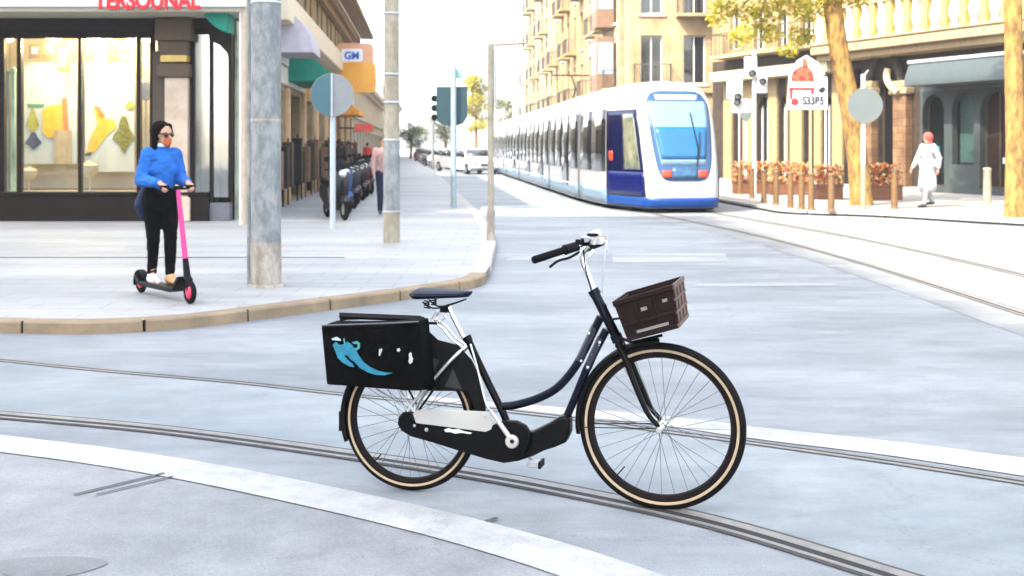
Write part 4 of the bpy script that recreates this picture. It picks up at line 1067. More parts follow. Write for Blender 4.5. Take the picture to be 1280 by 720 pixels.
# ================================================================== MOPEDS on the left pavement
def moped(x, y, rz, paint, label):
    c = empty('parked_moped', (x, y, PZ), label, 'moped', rz, 'mopeds parked in a row on the pavement')
    for a in (-.62, .62):
        w = MB(); w.lathe([(.16 + .06*math.cos(t), .05*math.sin(t)) for t in [i*2*math.pi/10 for i in range(10)]], (0, 0, 0), 'y', 28, closed=True); wo = w.build('wheel', RUB, c, loc=(a, 0, .22))
        w = MB(); w.lathe([(0, -.03), (.12, -.03), (.13, 0), (.12, .03), (0, .03)], (0, 0, 0), 'y', 20); w.build('rim', ALU, wo)
    m = MB(); m.prism([(-.80, .62), (-.75, .42), (-.45, .30), (-.30, .18), (.22, .18), (.36, .36), (.48, .80), (.42, .98), (.36, .95), (.34, .70), (.24, .34), (.0, .30), (-.12, .62), (-.6, .70)], -.15, .15, lambda a, z, d: (a, d, z)); m.build('body', paint, c, bevel=.04)
    m = MB(); m.prism([(-.78, .72), (-.70, .80), (-.2, .78), (-.08, .66), (-.6, .68)], -.13, .13, lambda a, z, d: (a, d, z)); m.build('seat', BLK, c, bevel=.03)
    m = MB(); m.tube([(.62, 0, .22), (.50, 0, .60), (.40, 0, .98)], .03, 8); m.build('fork', DKG, c)
    m = MB(); m.tube([(.32, -.32, 1.0), (.38, -.15, 1.03), (.38, .15, 1.03), (.32, .32, 1.0)], .018, 8); m.build('handlebar', BLK, c)
    for s_ in (-1, 1):
        m = MB(); m.tube([(.37, s_*.24, 1.02), (.40, s_*.30, 1.2)], .008, 6); m.sphere((.41, s_*.31, 1.22), .06, sc=(.3, 1, .8)); m.build('mirror', BLK, c)
    m = MB(); m.sphere((.50, 0, .92), .08, sc=(.6, 1, 1)); m.build('headlight', ALU, c)
    m = MB(); m.prism([(.46, .38), (.86, .38), (.80, .46), (.60, .50)], -.07, .07, lambda a, z, d: (a, d, z)); m.build('mudguard', paint, c, bevel=.02)
    m = MB(); m.tube([(-.1, .05, .28), (-.05, .18, .0)], .012, 6); m.build('kickstand', DKG, c)
cols = [(mat('moped_black', (.004, .004, .006), .4), 'black'), (mat('moped_blue', (.01, .05, .16), .4), 'blue'), (MATS['moped_black'], 'black'), (mat('moped_grey', (.02, .02, .024), .4), 'dark grey'), (MATS['moped_black'], 'black'), (mat('moped_red', (.08, .01, .01), .4), 'red'), (MATS['moped_grey'], 'dark grey')]
ords = ['nearest the camera in the moped row', 'second in the row, behind the nearest black one', 'third in the row, behind the blue one', 'fourth in the moped row', 'fifth in the moped row', 'next to last in the moped row', 'last and farthest in the moped row']
for i in range(7):
    px = 420 + i*6.2; Y = 24.3 + i*2.2 + (.0 if i else 0); x = (px - 640)/F0*Y
    moped(x, Y, R(-68 + 6*random.random()), cols[i][0], '%s moped parked on the left pavement, %s' % (cols[i][1], ords[i]))
    bpy.context.view_layer.update()

# ================================================================== POSTS, SIGNS, BOLLARDS
def column_mat(name, c1, c2, patchy=.5):
    m = bpy.data.materials.new(name); m.use_nodes = True; nt = m.node_tree; N = nt.nodes; L = nt.links; bs = N['Principled BSDF']; bs.inputs['Roughness'].default_value = .6
    tc = N.new('ShaderNodeTexCoord'); mp = N.new('ShaderNodeMapping'); mp.inputs['Scale'].default_value = (1, 1, .5); L.new(tc.outputs['Object'], mp.inputs[0])
    n = N.new('ShaderNodeTexNoise'); n.inputs['Scale'].default_value = 7; n.inputs['Detail'].default_value = 9; n.inputs['Roughness'].default_value = .72; L.new(mp.outputs[0], n.inputs[0])
    cr = N.new('ShaderNodeValToRGB'); cr.color_ramp.elements[0].position = .42; cr.color_ramp.elements[0].color = tuple(c1) + (1,); cr.color_ramp.elements[1].position = .60; cr.color_ramp.elements[1].color = tuple(c2) + (1,)
    L.new(n.outputs['Fac'], cr.inputs[0]); L.new(cr.outputs[0], bs.inputs['Base Color']); return m
CM1 = column_mat('column_paint', (.125, .14, .145), (.25, .258, .255)); CM2 = column_mat('column_base_bare', (.20, .17, .14), (.36, .33, .28)); CM3 = column_mat('column_cream', (.21, .185, .13), (.30, .27, .21))
def post(name, label, cat, px, base, w_px, segs, group=None, x0=None):
    """segs: list of (y_px_top, material) going up from the base; the column stands on the pavement"""
    x, y = G(px, base, PZ); s_ = F0 / y; r = w_px / 2 / s_
    e = empty(name, (x, y, PZ), label, cat, 0, group); z0 = 0
    for i, (yt, mm, nm, rr) in enumerate(segs):
        z1 = H0 + (YH - yt)/s_ - PZ; m = MB(); m.lathe([(r*rr, z0), (r*rr, z1)], (0, 0, 0), 'z', 32); m.lathe([(0, z1), (r*rr, z1)], (0, 0, 0), 'z', 32)
        m.build(nm, mm, e)
        z0 = z1
    return e, r, s_
def zat(py, s_): return H0 + (YH - py)/s_ - PZ
e, r, s_ = post('lamp_column', 'massive grey painted steel column with bare brown foot on the pavement corner', 'column', 332.5, 358, 37, [(302, CM2, 'base', 1.03), (-330, CM1, 'shaft', 1.0)])
m = MB(); m.lathe([(r*1.0, 0), (r*1.03, .005), (r*1.03, .03), (r*1.0, .035)], (0, 0, zat(153, s_)), 'z', 32); m.build('joint_ring', CM2, e)
m = MB(); m.lathe([(r*1.0, 0), (r*1.05, .005), (r*1.05, .02), (r*1.0, .03)], (0, 0, zat(5, s_)), 'z', 32); m.build('joint_ring', GALV, e)
m = MB(); m.lathe([(r*1.25, .0), (r*1.2, .02), (r*1.03, .03)], (0, 0, 0), 'z', 32); m.build('collar', CM2, e)
cd = MB(); xx = -r - .02; cd.tube([(xx, .05, 0), (xx, .05, 6.)], .035, 12); cd.build('cable_pipe', CM1, e)
e, r, s_ = post('lamp_column', 'slimmer cream and grey column farther up the left pavement', 'column', 489.5, 303, 20.5, [(265, CM3, 'base', 1.0), (176, CM1, 'shaft', 1.0), (-330, CM3, 'shaft', .93)])
for yy in (18, 94, 129, 176, 265):
    m = MB(); m.lathe([(r*.93, 0), (r*1.06, .005), (r*1.06, .018), (r*.93, .03)], (0, 0, zat(yy, s_)), 'z', 28); m.build('joint_ring', GALV, e)
# round sign seen from behind
e, r, s_ = post('sign_post', 'galvanised post carrying a large round road sign seen from behind, left pavement', 'road sign', 416, 286, 7, [(94, GREYP, 'post', 1.0)])
SB = mat('sign_back_teal', (.025, .085, .11), .5, var=.1); SG = mat('sign_back_grey', (.17, .185, .19), .5, var=.1)
m = MB(); R_ = 27/s_; m.lathe([(0, -.012), (R_, -.012), (R_, .012), (0, .012)], (0, -r-.04, zat(119, s_)), 'y', 40); sg_ = m.build('sign_disc', SG, e)
pts = [(-math.sin(a)*R_*.97, math.cos(a)*R_*.97) for a in [i*math.pi/20 for i in range(21)]]
m = MB(); m.prism([(a, b_ + zat(119, s_)) for a, b_ in pts], -r-.056, -r-.062, lambda a, z, d: (a, d, z)); m.build('sign_half', SB, e)
m = MB(); m.box((0, -r-.07, zat(119, s_)), (.03, .02, R_*2)); m.build('sign_rail', GREYP, e)
# sign with green panel
e, r, s_ = post('sign_post', 'teal grey post with small triangular sign over a dark green board, edge of left pavement', 'road sign', 567, 259, 7, [(84, mat('post_teal', (.22, .30, .32), .5), 'post', 1.0)])
m = MB(); hh = zat(83, s_); m.prism([(-.33, zat(98, s_)), (.33, zat(98, s_)), (.05, hh + .03), (-.05, hh + .03)], .03, .06, lambda a, z, d: (a, d + r, z)); m.build('triangular_sign', mat('sign_teal_pale', (.22, .40, .42), .5), e, bevel=.01)
m = MB(); zt, zb = zat(108, s_), zat(157, s_); xa, xb = -22/s_, 17/s_
m.prism([(xa, zt), (xb, zt), (xb, zb + .22), (xb - .10, zb + .06), (xb - .25, zb), (xa + .22, zb), (xa + .04, zb + .10), (xa, zb + .3)], .02, .05, lambda a, z, d: (a, d + r, z)); m.build('board', mat('board_green', (.002, .028, .04), .5, var=.15), e, bevel=.01)
for k in range(3):
    m = MB(); m.lathe([(0, 0), (.07, .0), (.085, .09), (.085, .10), (0, .10)], (xa - .05, r + .03, zb + .2 + k*.23), 'y', 16); m.build('signal_hood', BLK, e)
# thin pole with an arm reaching over the tram
e, r, s_ = post('signal_mast', 'thin pale mast with a horizontal arm at the kerb beside the tram lane', 'mast', 613.5, 301, 10, [(262, CM2, 'base', 1.05), (55, CM3, 'shaft', .8)])
m = MB(); m.tube([(0, 0, zat(55, s_) - .02), (.55, 0, zat(54, s_))], .018, 8); m.build('arm', CM3, e)
m = MB(); m.tube([(.075, -.03, zat(62, s_)), (.075, -.03, zat(132, s_))], .022, 8); m.build('conduit', GREYP, e)
m = MB(); m.tube(spline([(-.03, 0, zat(78, s_)), (-.16, 0, zat(92, s_)), (-.17, 0, zat(104, s_)), (-.05, 0, zat(125, s_))], 5), .010, 8); m.build('bracket', GREYP, e)
# little street post far down the kerb
e, r, s_ = post('sign_post', 'short pale post far down the left kerb before the parked cars', 'post', 541, 211, 3.5, [(150, CM1, 'post', 1.0)])
# right-hand side signs
def flatsign(name, label, px, base, top, w_px, Y=None):
    return post(name, label, 'road sign', px, base, w_px, [(top, GALV, 'post', 1.0)])
e, r, s_ = post('sign_post', 'white post with a blank round sign back leaning beside the right tree trunk', 'road sign', 1079, 263, 6, [(205, mat('post_bronze', (.26, .2, .13), .5), 'base', 1.15), (93, WHT, 'post', .9)])
m = MB(); R_ = 22/s_; m.lathe([(0, -.012), (R_, -.012), (R_, .012), (0, .012)], (.02, -r-.03, zat(132, s_)), 'y', 36); m.build('sign_disc', mat('sign_back_pale', (.10, .115, .11), .5, var=.06), e)
m = MB(); m.tube([(0, 0, zat(96, s_)), (.10, -.05, zat(88, s_))], .02, 8); m.build('camera_lamp', GALV, e)
# shop sign with red dome picture on two legs
xs_, ys_ = G(1005, 232, PZ); s_ = F0/ys_; e = empty('advertising_sign', (xs_, ys_, PZ), 'white pointed sign with red dome picture and dark lettering on two posts', 'sign', 0)
Z = lambda py: zat(py, s_)
def xx_(px): return (px - 1005)/s_
RED = mat('sign_red', (.42, .012, .01), .5, var=.15); ORG = mat('sign_peach', (.46, .07, .025), .5, var=.15); DNV = mat('sign_navy', (.003, .005, .015), .5)
m = MB(); m.prism([(xx_(984), Z(137)), (xx_(1034), Z(137)), (xx_(1034), Z(98)), (xx_(1022), Z(78)), (xx_(1008), Z(69)), (xx_(996), Z(76)), (xx_(986), Z(96))], -.05, .03, lambda a, z, d: (a, d, z)); pn = m.build('panel', WHT, e, bevel=.01)
def dec(pts, mm, d=-.056, nm='print'):
    m = MB(); m.prism([(xx_(a), Z(b_)) for a, b_ in pts], d, d - .004, lambda a, z, q: (a, q, z)); return m.build(nm, mm, pn)
dec([(989, 102), (989, 94), (993, 87), (1000, 83), (1004, 82), (1010, 84), (1015, 89), (1017, 95), (1017, 102)], ORG)
dec([(1002, 84), (1003, 74), (1005, 71), (1008, 76), (1010, 84)], mat('sign_brown', (.25, .07, .02), .5), -.061)
for cx_, cy_, rr_ in ((993, 91, 3.2), (1002, 98, 4.2), (1012, 93, 3), (1014, 99, 3), (991, 99, 2), (1006, 84, 2.4)):
    dec([(cx_ + rr_*math.cos(t), cy_ + rr_*.8*math.sin(t)) for t in [i*math.pi/6 for i in range(12)]], RED, -.062)
dec([(985.5, 109.5), (1018, 109.5), (1018, 113), (985.5, 113)], RED); dec([(986.5, 113), (990.5, 113), (990, 124), (987, 124)], RED, -.06); dec([(1013, 113), (1017, 113), (1017, 118), (1013, 118)], RED, -.06)
dec([(989, 125), (993, 122), (998, 125), (997, 131), (992, 132), (988, 130)], RED, -.060)
text('S33B5', .42, 'lettering', DNV, pn, upright(((xx_(1016)), -.060, Z(130.5))), width=27/s_)
dec([(1023, 111), (1029, 108), (1032, 112), (1028, 117), (1023, 115)], DNV); dec([(1027, 94), (1033, 93), (1034, 95), (1028, 96)], DNV)
for px in (986, 1016, 1032):
    m = MB(); m.tube([(xx_(px), 0, 0), (xx_(px), 0, Z(137))], .03 if px != 1016 else .035, 8); m.build('leg', DKG if px != 1032 else WHT, e)
# white signal cluster
e, r, s_ = post('traffic_signal', 'white traffic light cluster with round hoods right of the tram front', 'traffic light', 943, 245, 5, [(62, WHT, 'post', 1.0)])
for (cx_, cy_, w_, h_) in ((918, 112, 20, 26), (938, 84, 16, 26), (926, 133, 24, 18), (952, 106, 14, 22)):
    m = MB(); m.box(((cx_-943)/s_, -.05, zat(cy_, s_)), (w_/s_, .10, h_/s_)); hs = m.build('signal_box', WHT, e, bevel=.05)
for (cx_, cy_) in ((921, 121), (939, 92), (920, 128), (952, 102)):
    m = MB(); m.lathe([(0, 0), (.10, 0), (.10, -.14), (.08, -.14), (.07, -.02)], ((cx_-943)/s_, -.08, zat(cy_, s_)), 'y', 16); m.build('hood', BLK, e)
e, r, s_ = post('sign_post', 'slim post with a dark diamond sign in front of the white signal cluster', 'road sign', 932, 241, 3, [(140, WHT, 'post', 1.0)])
m = MB(); m.prism([(-.18, zat(146, s_)), (0, zat(153, s_)), (.18, zat(146, s_)), (.16, zat(139, s_)), (0, zat(134, s_)), (-.16, zat(139, s_))], -.06, -.04, lambda a, z, d: (a, d, z)); m.build('diamond_sign', mat('sign_slate', (.10, .13, .12), .5), e)
# bollards
BOL = mat('bollard_bronze', (.15, .08, .03), .5, metal=.2, var=.25, scale=9); BOL2 = mat('bollard_pale', (.26, .22, .15), .6, var=.2)
blist = [(925, 243, 'farthest of the bronze bollards by the tram front'), (940, 248, 'second bronze bollard from the tram'), (955, 253, 'third bronze bollard from the tram'), (970, 256, 'fourth bronze bollard from the tram'), (988, 260, 'fifth bronze bollard, under the dome sign'), (1002, 261.5, 'sixth bronze bollard, under the dome sign'), (1014, 262.5, 'seventh bollard, tall, right of the dome sign legs'), (1039, 264.5, 'last bronze bollard left of the leaning tree trunk'), (1118, 261, 'lone bronze bollard right of the round sign post'), (1234, 258, 'pale bollard in front of the grey kiosk, beside the right tree')]
for i, (px, py, lab) in enumerate(blist):
    x, y = G(px, py, PZ); hgt = .86 if px < 1100 else .95
    bo = empty('bollard', (x, y, PZ), lab, 'bollard', 0, 'bollards along the right pavement')
    rr = .075 if px != 1234 else .10
    m = MB(); m.lathe([(rr*1.25, 0), (rr*1.25, .03), (rr, .05), (rr*.92, hgt*.92)], (0, 0, 0), 'z', 20); m.build('shaft', BOL if px < 1200 else BOL2, bo)
    m = MB(); m.lathe([(rr*.92, hgt*.92), (rr*1.05, hgt*.93), (rr*1.05, hgt*.97), (rr*.8, hgt), (0, hgt*1.01)], (0, 0, 0), 'z', 20); m.build('cap', BOL if px < 1200 else BOL2, bo)
# flower planters: trough + plants
PLM = mat('planter_terracotta', (.13, .05, .02), .8, var=.2); LEAFD = mat('planter_leaves', (.05, .07, .02), .6, var=.4)
FR = mat('flower_red', (.36, .04, .01), .6, var=.3); FO = mat('flower_orange', (.55, .19, .03), .6, var=.3); FC = mat('flower_cream', (.5, .36, .18), .6, var=.2)
def planter(px0, px1, Y, lab, seed, h=.85):
    x0, x1 = (px0-640)/F0*Y, (px1-640)/F0*Y; L_ = x1 - x0; rnd = random.Random(seed)
    p = empty('flower_planter', ((x0+x1)/2, Y, PZ), lab, 'planter', 0, 'flower planters along the cafe terrace')
    m = MB(); m.bb(-L_/2, L_/2, -.18, .18, 0, .38); m.bb(-L_/2 - .02, L_/2 + .02, -.2, .2, .36, .42); m.build('trough', PLM, p, bevel=.012)
    m = MB()
    for i in range(int(L_*330)):
        c = Vector((rnd.uniform(-L_/2, L_/2), rnd.uniform(-.2, .2), rnd.uniform(.38, h) - abs(rnd.gauss(0, .03)))); a = Vector((rnd.gauss(0, 1), rnd.gauss(0, 1), rnd.gauss(0, 1))).normalized()*rnd.uniform(.025, .05); b_ = a.orthogonal().normalized()*rnd.uniform(.015, .03)
        m.poly([c - a, c + b_, c + a, c - b_], 0)
    m.build('leaves', LEAFD, p, fix=False)['kind'] = 'stuff'
    for nm, mm, cnt in (('red_flowers', FR, 95), ('orange_flowers', FO, 105), ('cream_flowers', FC, 55)):
        m = MB()
        for i in range(int(L_*cnt)):
            c = (rnd.uniform(-L_/2, L_/2), rnd.uniform(-.25, .22), rnd.uniform(.36, h)); m.sphere(c, rnd.uniform(.022, .045), nu=6, nv=4)
        m.build(nm, mm, p, fix=False)['kind'] = 'stuff'
planter(916, 960, 37.5, 'orange and red flower planter nearest the tram front', 1, 1.0); planter(962, 1010, 36.6, 'orange and red flower planter behind the dome sign', 2, 1.0)
planter(1019, 1052, 33.5, 'dark red flower planter left of the leaning tree trunk', 3, .95); planter(1084, 1126, 33.0, 'bright red and orange planter right of the leaning tree trunk', 4, 1.0)
# ================================================================== BUILDINGS
def wallmat(name, c1, c2, rough=.85, scale=1.2, brick=None):
    m = bpy.data.materials.new(name); m.use_nodes = True; nt = m.node_tree; N = nt.nodes; L = nt.links; bs = N['Principled BSDF']; bs.inputs['Roughness'].default_value = rough
    tc = N.new('ShaderNodeTexCoord'); n = N.new('ShaderNodeTexNoise'); n.inputs['Scale'].default_value = scale; n.inputs['Detail'].default_value = 8; n.inputs['Roughness'].default_value = .68; L.new(tc.outputs['Object'], n.inputs[0])
    cr = N.new('ShaderNodeValToRGB'); cr.color_ramp.elements[0].position = .35; cr.color_ramp.elements[0].color = tuple(c1) + (1,); cr.color_ramp.elements[1].position = .65; cr.color_ramp.elements[1].color = tuple(c2) + (1,)
    L.new(n.outputs['Fac'], cr.inputs[0]); out = cr.outputs[0]
    if brick:
        mp = N.new('ShaderNodeMapping'); mp.inputs['Rotation'].default_value = (R(90), 0, 0); L.new(tc.outputs['Object'], mp.inputs[0])
        bk = N.new('ShaderNodeTexBrick'); bk.inputs['Scale'].default_value = 1; bk.inputs['Brick Width'].default_value = brick[0]; bk.inputs['Row Height'].default_value = brick[1]; bk.inputs['Mortar Size'].default_value = .012
        bk.inputs['Color1'].default_value = (1, 1, 1, 1); bk.inputs['Color2'].default_value = (.62, .55, .48, 1); bk.inputs['Mortar'].default_value = (.35, .33, .30, 1); L.new(mp.outputs[0], bk.inputs['Vector'])
        x = N.new('ShaderNodeMix'); x.data_type = 'RGBA'; x.blend_type = 'MULTIPLY'; x.inputs[0].default_value = 1; L.new(out, x.inputs[6]); L.new(bk.outputs['Color'], x.inputs[7]); out = x.outputs[2]
    L.new(out, bs.inputs['Base Color']); return m
WG = mat('window_glass', (.012, .013, .015), .08, spec=.8, var=.3); WF = mat('window_frame_white', (.6, .58, .54), .5); WFD = mat('window_frame_dark', (.05, .035, .025), .5)
RAILB = mat('railing_dark', (.05, .04, .03), .5)
def wall_grid(mb, L_, Hh, ops, z0=0., th=.28, m=0):
    xs = sorted(set([0, L_] + [o[0] for o in ops] + [o[1] for o in ops])); zs_ = sorted(set([z0, Hh] + [o[2] for o in ops] + [o[3] for o in ops]))
    for i in range(len(xs) - 1):
        for j in range(len(zs_) - 1):
            cx_, cz = (xs[i]+xs[i+1])/2, (zs_[j]+zs_[j+1])/2
            if any(o[0] < cx_ < o[1] and o[2] < cz < o[3] for o in ops): continue
            mb.poly([(xs[i], 0, zs_[j]), (xs[i+1], 0, zs_[j]), (xs[i+1], 0, zs_[j+1]), (xs[i], 0, zs_[j+1])], m)
    for o in ops:
        x0, x1, a, b_ = o[:4]
        mb.poly([(x0, 0, a), (x0, th, a), (x0, th, b_), (x0, 0, b_)], m); mb.poly([(x1, 0, a), (x1, 0, b_), (x1, th, b_), (x1, th, a)], m)
        mb.poly([(x0, 0, b_), (x0, th, b_), (x1, th, b_), (x1, 0, b_)], m); mb.poly([(x0, 0, a), (x1, 0, a), (x1, th, a), (x0, th, a)], m)
        if len(o) > 4 and o[4]:      # arch spandrels
            cx_ = (x0+x1)/2; hw = (x1-x0)/2; rise = min(o[4], b_-a)
            for s_ in (-1, 1):
                pts = [(cx_ + s_*hw, b_)] + [(cx_ + s_*hw*math.cos(t), b_ - rise + rise*math.sin(t)) for t in [i*math.pi/2/8 for i in range(9)]]
                mb.prism(pts, .004, th - .01, lambda p, z, d: (p, d, z), m)
class Bld:
    def __init__(s, name, label, cat, p0, p1, depth, Hh, wm, z0=PZ):
        s.p0, s.p1 = Vector(p0), Vector(p1); d = s.p1 - s.p0; s.L = d.length; s.rz = math.atan2(d.y, d.x); s.H = Hh; s.depth = depth; s.wm = wm; s.wm2 = wm; s.zsplit = 0; s.ops = []
        s.root = empty(name, (p0[0], p0[1], z0), label, cat, s.rz); s.z0 = z0; s.dir = d.normalized(); s.n = Vector((s.dir.y, -s.dir.x))
    def lx(s, px, off=0.):       # local x on the facade plane moved outward by off, for a photo column
        o = s.p0 + s.n*off; k = (px - 640)/F0; return (k*o.y - o.x)/(s.dir.x - k*s.dir.y)
    def Yx(s, x, off=0.): return (s.p0 + s.n*off + s.dir*x).y
    def lz(s, py, px, off=0.): return H0 + (YH - py)*s.Yx(s.lx(px, off), off)/F0 - s.z0
    def part(s, name, mb, m, parent=None, **k): return mb.build(name, m, parent or s.root, **k)
    def opening(s, x0, x1, a, b_, kind='window', arch=0, frame=WF, panem=None, bars=1, rec=.22):
        s.ops.append((x0, x1, a, b_, arch))
        f = MB(); w = .06
        f.bb(x0, x0 + w, rec, rec + .05, a, b_); f.bb(x1 - w, x1, rec, rec + .05, a, b_); f.bb(x0 + w, x1 - w, rec, rec + .05, b_ - w, b_); f.bb(x0 + w, x1 - w, rec, rec + .05, a, a + w)
        for i in range(bars):
            c = x0 + (x1-x0)*(i+1)/(bars+1); f.bb(c - .03, c + .03, rec, rec + .045, a + w, b_ - w)
        fo = s.part(kind, f, frame)
        p = MB(); p.bb(x0 + w*.5, x1 - w*.5, rec + .052, rec + .07, a + .02, b_ - .02); s.part('pane', p, panem or WG, fo)
        return fo
    def finish(s, roof=None, cornice=True, cm=None):
        m = MB(); wall_grid(m, s.L, s.H, s.ops + ([(-1, -1, s.zsplit, s.zsplit)] if s.zsplit else []))
        for i_, f_ in enumerate(m.f):
            if s.zsplit and sum(m.v[k][2] for k in f_)/len(f_) > s.zsplit: m.mi[i_] = 1
        D, L_, Hh = s.depth, s.L, s.H
        m.poly([(0, 0, 0), (0, 0, Hh), (0, D, Hh), (0, D, 0)]); m.poly([(L_, 0, 0), (L_, D, 0), (L_, D, Hh), (L_, 0, Hh)]); m.poly([(0, D, 0), (0, D, Hh), (L_, D, Hh), (L_, D, 0)])
        s.wall = s.part('wall', m, [s.wm, s.wm2], fix=False, smooth=False)
        m = MB(); m.bb(-.02, L_ + .02, .0, D, Hh + .002, Hh + .12); s.part('roof', m, roof or RFM)
        if cornice:
            m = MB(); m.bb(-.05, L_ + .05, -.45, -.003, Hh - .25, Hh + .1); m.bb(-.03, L_ + .03, -.25, -.003, Hh - .5, Hh - .26); s.part('cornice', m, cm or s.wm, bevel=.03)
    def balcony(s, x0, x1, z, dep=.9, mrail=RAILB, solid=False, slabm=None):
        m = MB(); m.bb(x0, x1, -dep, -.003, z - .16, z); sb = s.part('balcony', m, slabm or s.wm, bevel=.02)
        m = MB()
        m.bb(x0 + .03, x1 - .03, -dep + .03, -dep + .07, z + .95, z + 1.0)
        for xx in (x0 + .05, x1 - .05): m.bb(xx - .02, xx + .02, -dep + .03, -.02, z + .95, z + 1.0)
        n = max(3, int((x1 - x0)/.22))
        for i in range(n + 1):
            c = x0 + .05 + (x1-x0-.1)*i/n; m.bb(c - .012, c + .012, -dep + .04, -dep + .064, z, z + .95)
        for k in range(1, 4):
            for xx in (x0 + .05, x1 - .05): m.bb(xx - .012, xx + .012, -dep + .04 + k*dep/4.2, -dep + .064 + k*dep/4.2, z, z + .95)
        s.part('railing', m, mrail, sb)
RFM = mat('roof_grey', (.18, .16, .14), .8)
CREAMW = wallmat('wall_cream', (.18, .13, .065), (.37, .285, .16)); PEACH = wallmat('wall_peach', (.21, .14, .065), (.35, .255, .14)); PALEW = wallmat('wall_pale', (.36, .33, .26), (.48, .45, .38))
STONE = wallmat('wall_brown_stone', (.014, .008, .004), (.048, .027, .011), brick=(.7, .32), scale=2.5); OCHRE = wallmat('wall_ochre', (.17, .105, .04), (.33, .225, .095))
def generic(name, label, p0, p1, depth, Hh, wm, gh=4.2, fh=3.3, colw=2.9, balc=True, frame=WF, gm=None, seed=0, shutter=None, cor=True):
    B = Bld(name, label, 'building', p0, p1, depth, Hh, wm); rnd = random.Random(seed); n = max(1, int(B.L/colw)); cw = B.L/n
    for i in range(n):
        c = (i + .5)*cw
        B.opening(c - cw*.36, c + cw*.36, .15, gh - 1.0, 'shop_window', 0, WFD, None, 2)
        z = gh
        while z + fh < Hh + .6:
            B.opening(c - .55, c + .55, z + .02 if balc else z + .9, z + 2.45, 'window', 0, frame, None, 1)
            if balc and (i + int(z)) % 3 != 2: B.balcony(c - .95, c + .95, z - .02, .75)
            else:
                m = MB(); m.bb(c - .7, c + .7, -.10, -.003, z + (.0 if balc else .82) - .1, z + (.0 if balc else .82)); B.part('sill', m, WF)
            for s_ in (-1, 1):
                if shutter: m = MB(); m.bb(c + s_*.86 - .27, c + s_*.86 + .27, -.05, -.004, z + .1, z + 2.4); B.part('shutter', m, shutter)
            z += fh
    m = MB(); m.bb(0, B.L, -.18, -.003, gh - .45, gh - .2); B.part('string_course', m, wm, bevel=.02)
    B.finish(cornice=cor); return B
# ---- left corner shop (front faces the camera)
SY = 23.6; s_ = F0/SY
def sx(px, Y=SY): return (px - 640)/F0*Y
def sz(py, Y=SY): return H0 + (YH - py)*Y/F0
BRN = mat('shop_frame_brown', (.008, .0045, .003), .5, spec=.15, var=.3, scale=4); SHW = wallmat('shop_wall_dark', (.006, .004, .003), (.012, .008, .005)); COLS = wallmat('shop_column_stone', (.40, .30, .22), (.52, .42, .33), scale=3)
shop = empty('corner_shop', (0, SY, PZ), 'corner shop with dark brown frames, lit display windows and white fascia with red lettering', 'shop')
def spart(name, mb, m, parent=None, **k):
    k.pop('x', None); mb.v = [(x, y - SY, z - PZ) for x, y, z in mb.v] if parent is None else [(x, y - SY, z - PZ) for x, y, z in mb.v]; return mb.build(name, m, parent or shop, **k)
X0s, X1s = -24., sx(290)
zt, zb = sz(43), sz(240)
m = MB()   # header and end piers, back and side walls, upper storey
m.bb(X0s, X1s, SY, SY + .35, zt, 6.9); m.bb(X0s, sx(-60), SY, SY + .35, PZ, zt)
m.bb(X0s, X0s + .3, SY + .36, SY + 3.0, PZ, 6.9); m.bb(-5.85, -5.6, SY + .36, SY + 3.2, PZ, 6.9); m.bb(X0s, X1s - .6, SY + 3.0, SY + 3.2, PZ, 6.9)
spart('wall', m, SHW)
m = MB(); m.bb(X0s, -5.9, SY + .0, SY + 3.2, 6.92, 7.05); spart('roof', m, RFM)
m = MB(); m.bb(sx(-60), sx(263), SY - .12, SY + .3, PZ, zb - .06); m.bb(sx(-60), sx(263), SY - .16, SY + .34, zb - .059, zb); spart('plinth', m, BRN, bevel=.01)
m = MB()
for a, c in ((-2, 6), (22, 27), (98.5, 102), (171.5, 176), (188, 193)): m.bb(sx(a), sx(c), SY - .05, SY + .1, zb + .002, zt + .02)
m.bb(sx(-60), sx(190), SY - .04, SY + .09, zt - .08, zt + .05)
fro = spart('window_frame', m, BRN, bevel=.008)
PANE = glass('shop_glass', (.97, .98, .98), .04)
for a, c in ((27, 98.5), (102, 171.5), (176, 188), (6, 22)):
    m = MB(); m.bb(sx(a) + .004, sx(c) - .004, SY, SY + .012, zb + .003, zt - .085); spart('pane', m, PANE, fro)
# chamfer side glazing to the right of the column
cx0, cx1 = sx(240), sx(264)
m = MB()
for a in (239, 262, 285.5): m.bb(sx(a), sx(a) + .07, SY - .02, SY + .12, zb - .2, zt + .2)
m.bb(sx(239), sx(288), SY - .02, SY + .1, zt + .0, zt + .12); fr2 = spart('window_frame', m, BRN, bevel=.006)
m = MB()
pts = [(sx(262), zt + .2), (sx(290), zt + .2), (sx(290), sz(82)), (sx(284), sz(66)), (sx(276), sz(57)), (sx(262), sz(50))]; m.prism(pts, SY - .05, SY - .03, lambda a, z, d: (a, d, z)); spart('arch_spandrel', m, SHW)
m = MB(); m.bb(sx(243), sx(262), SY + .02, SY + .032, zb - .1, zt); m.bb(sx(266), sx(285), SY + .02, SY + .032, zb - .1, zt); spart('pane', m, glass('side_glass', (.72, .80, .74), .30, .05), fr2)
m = MB(); m.bb(sx(240), sx(288), SY - .06, SY + .2, PZ, zb - .21); spart('plinth', m, mat('plinth_grey', (.10, .10, .12), .6), bevel=.01)
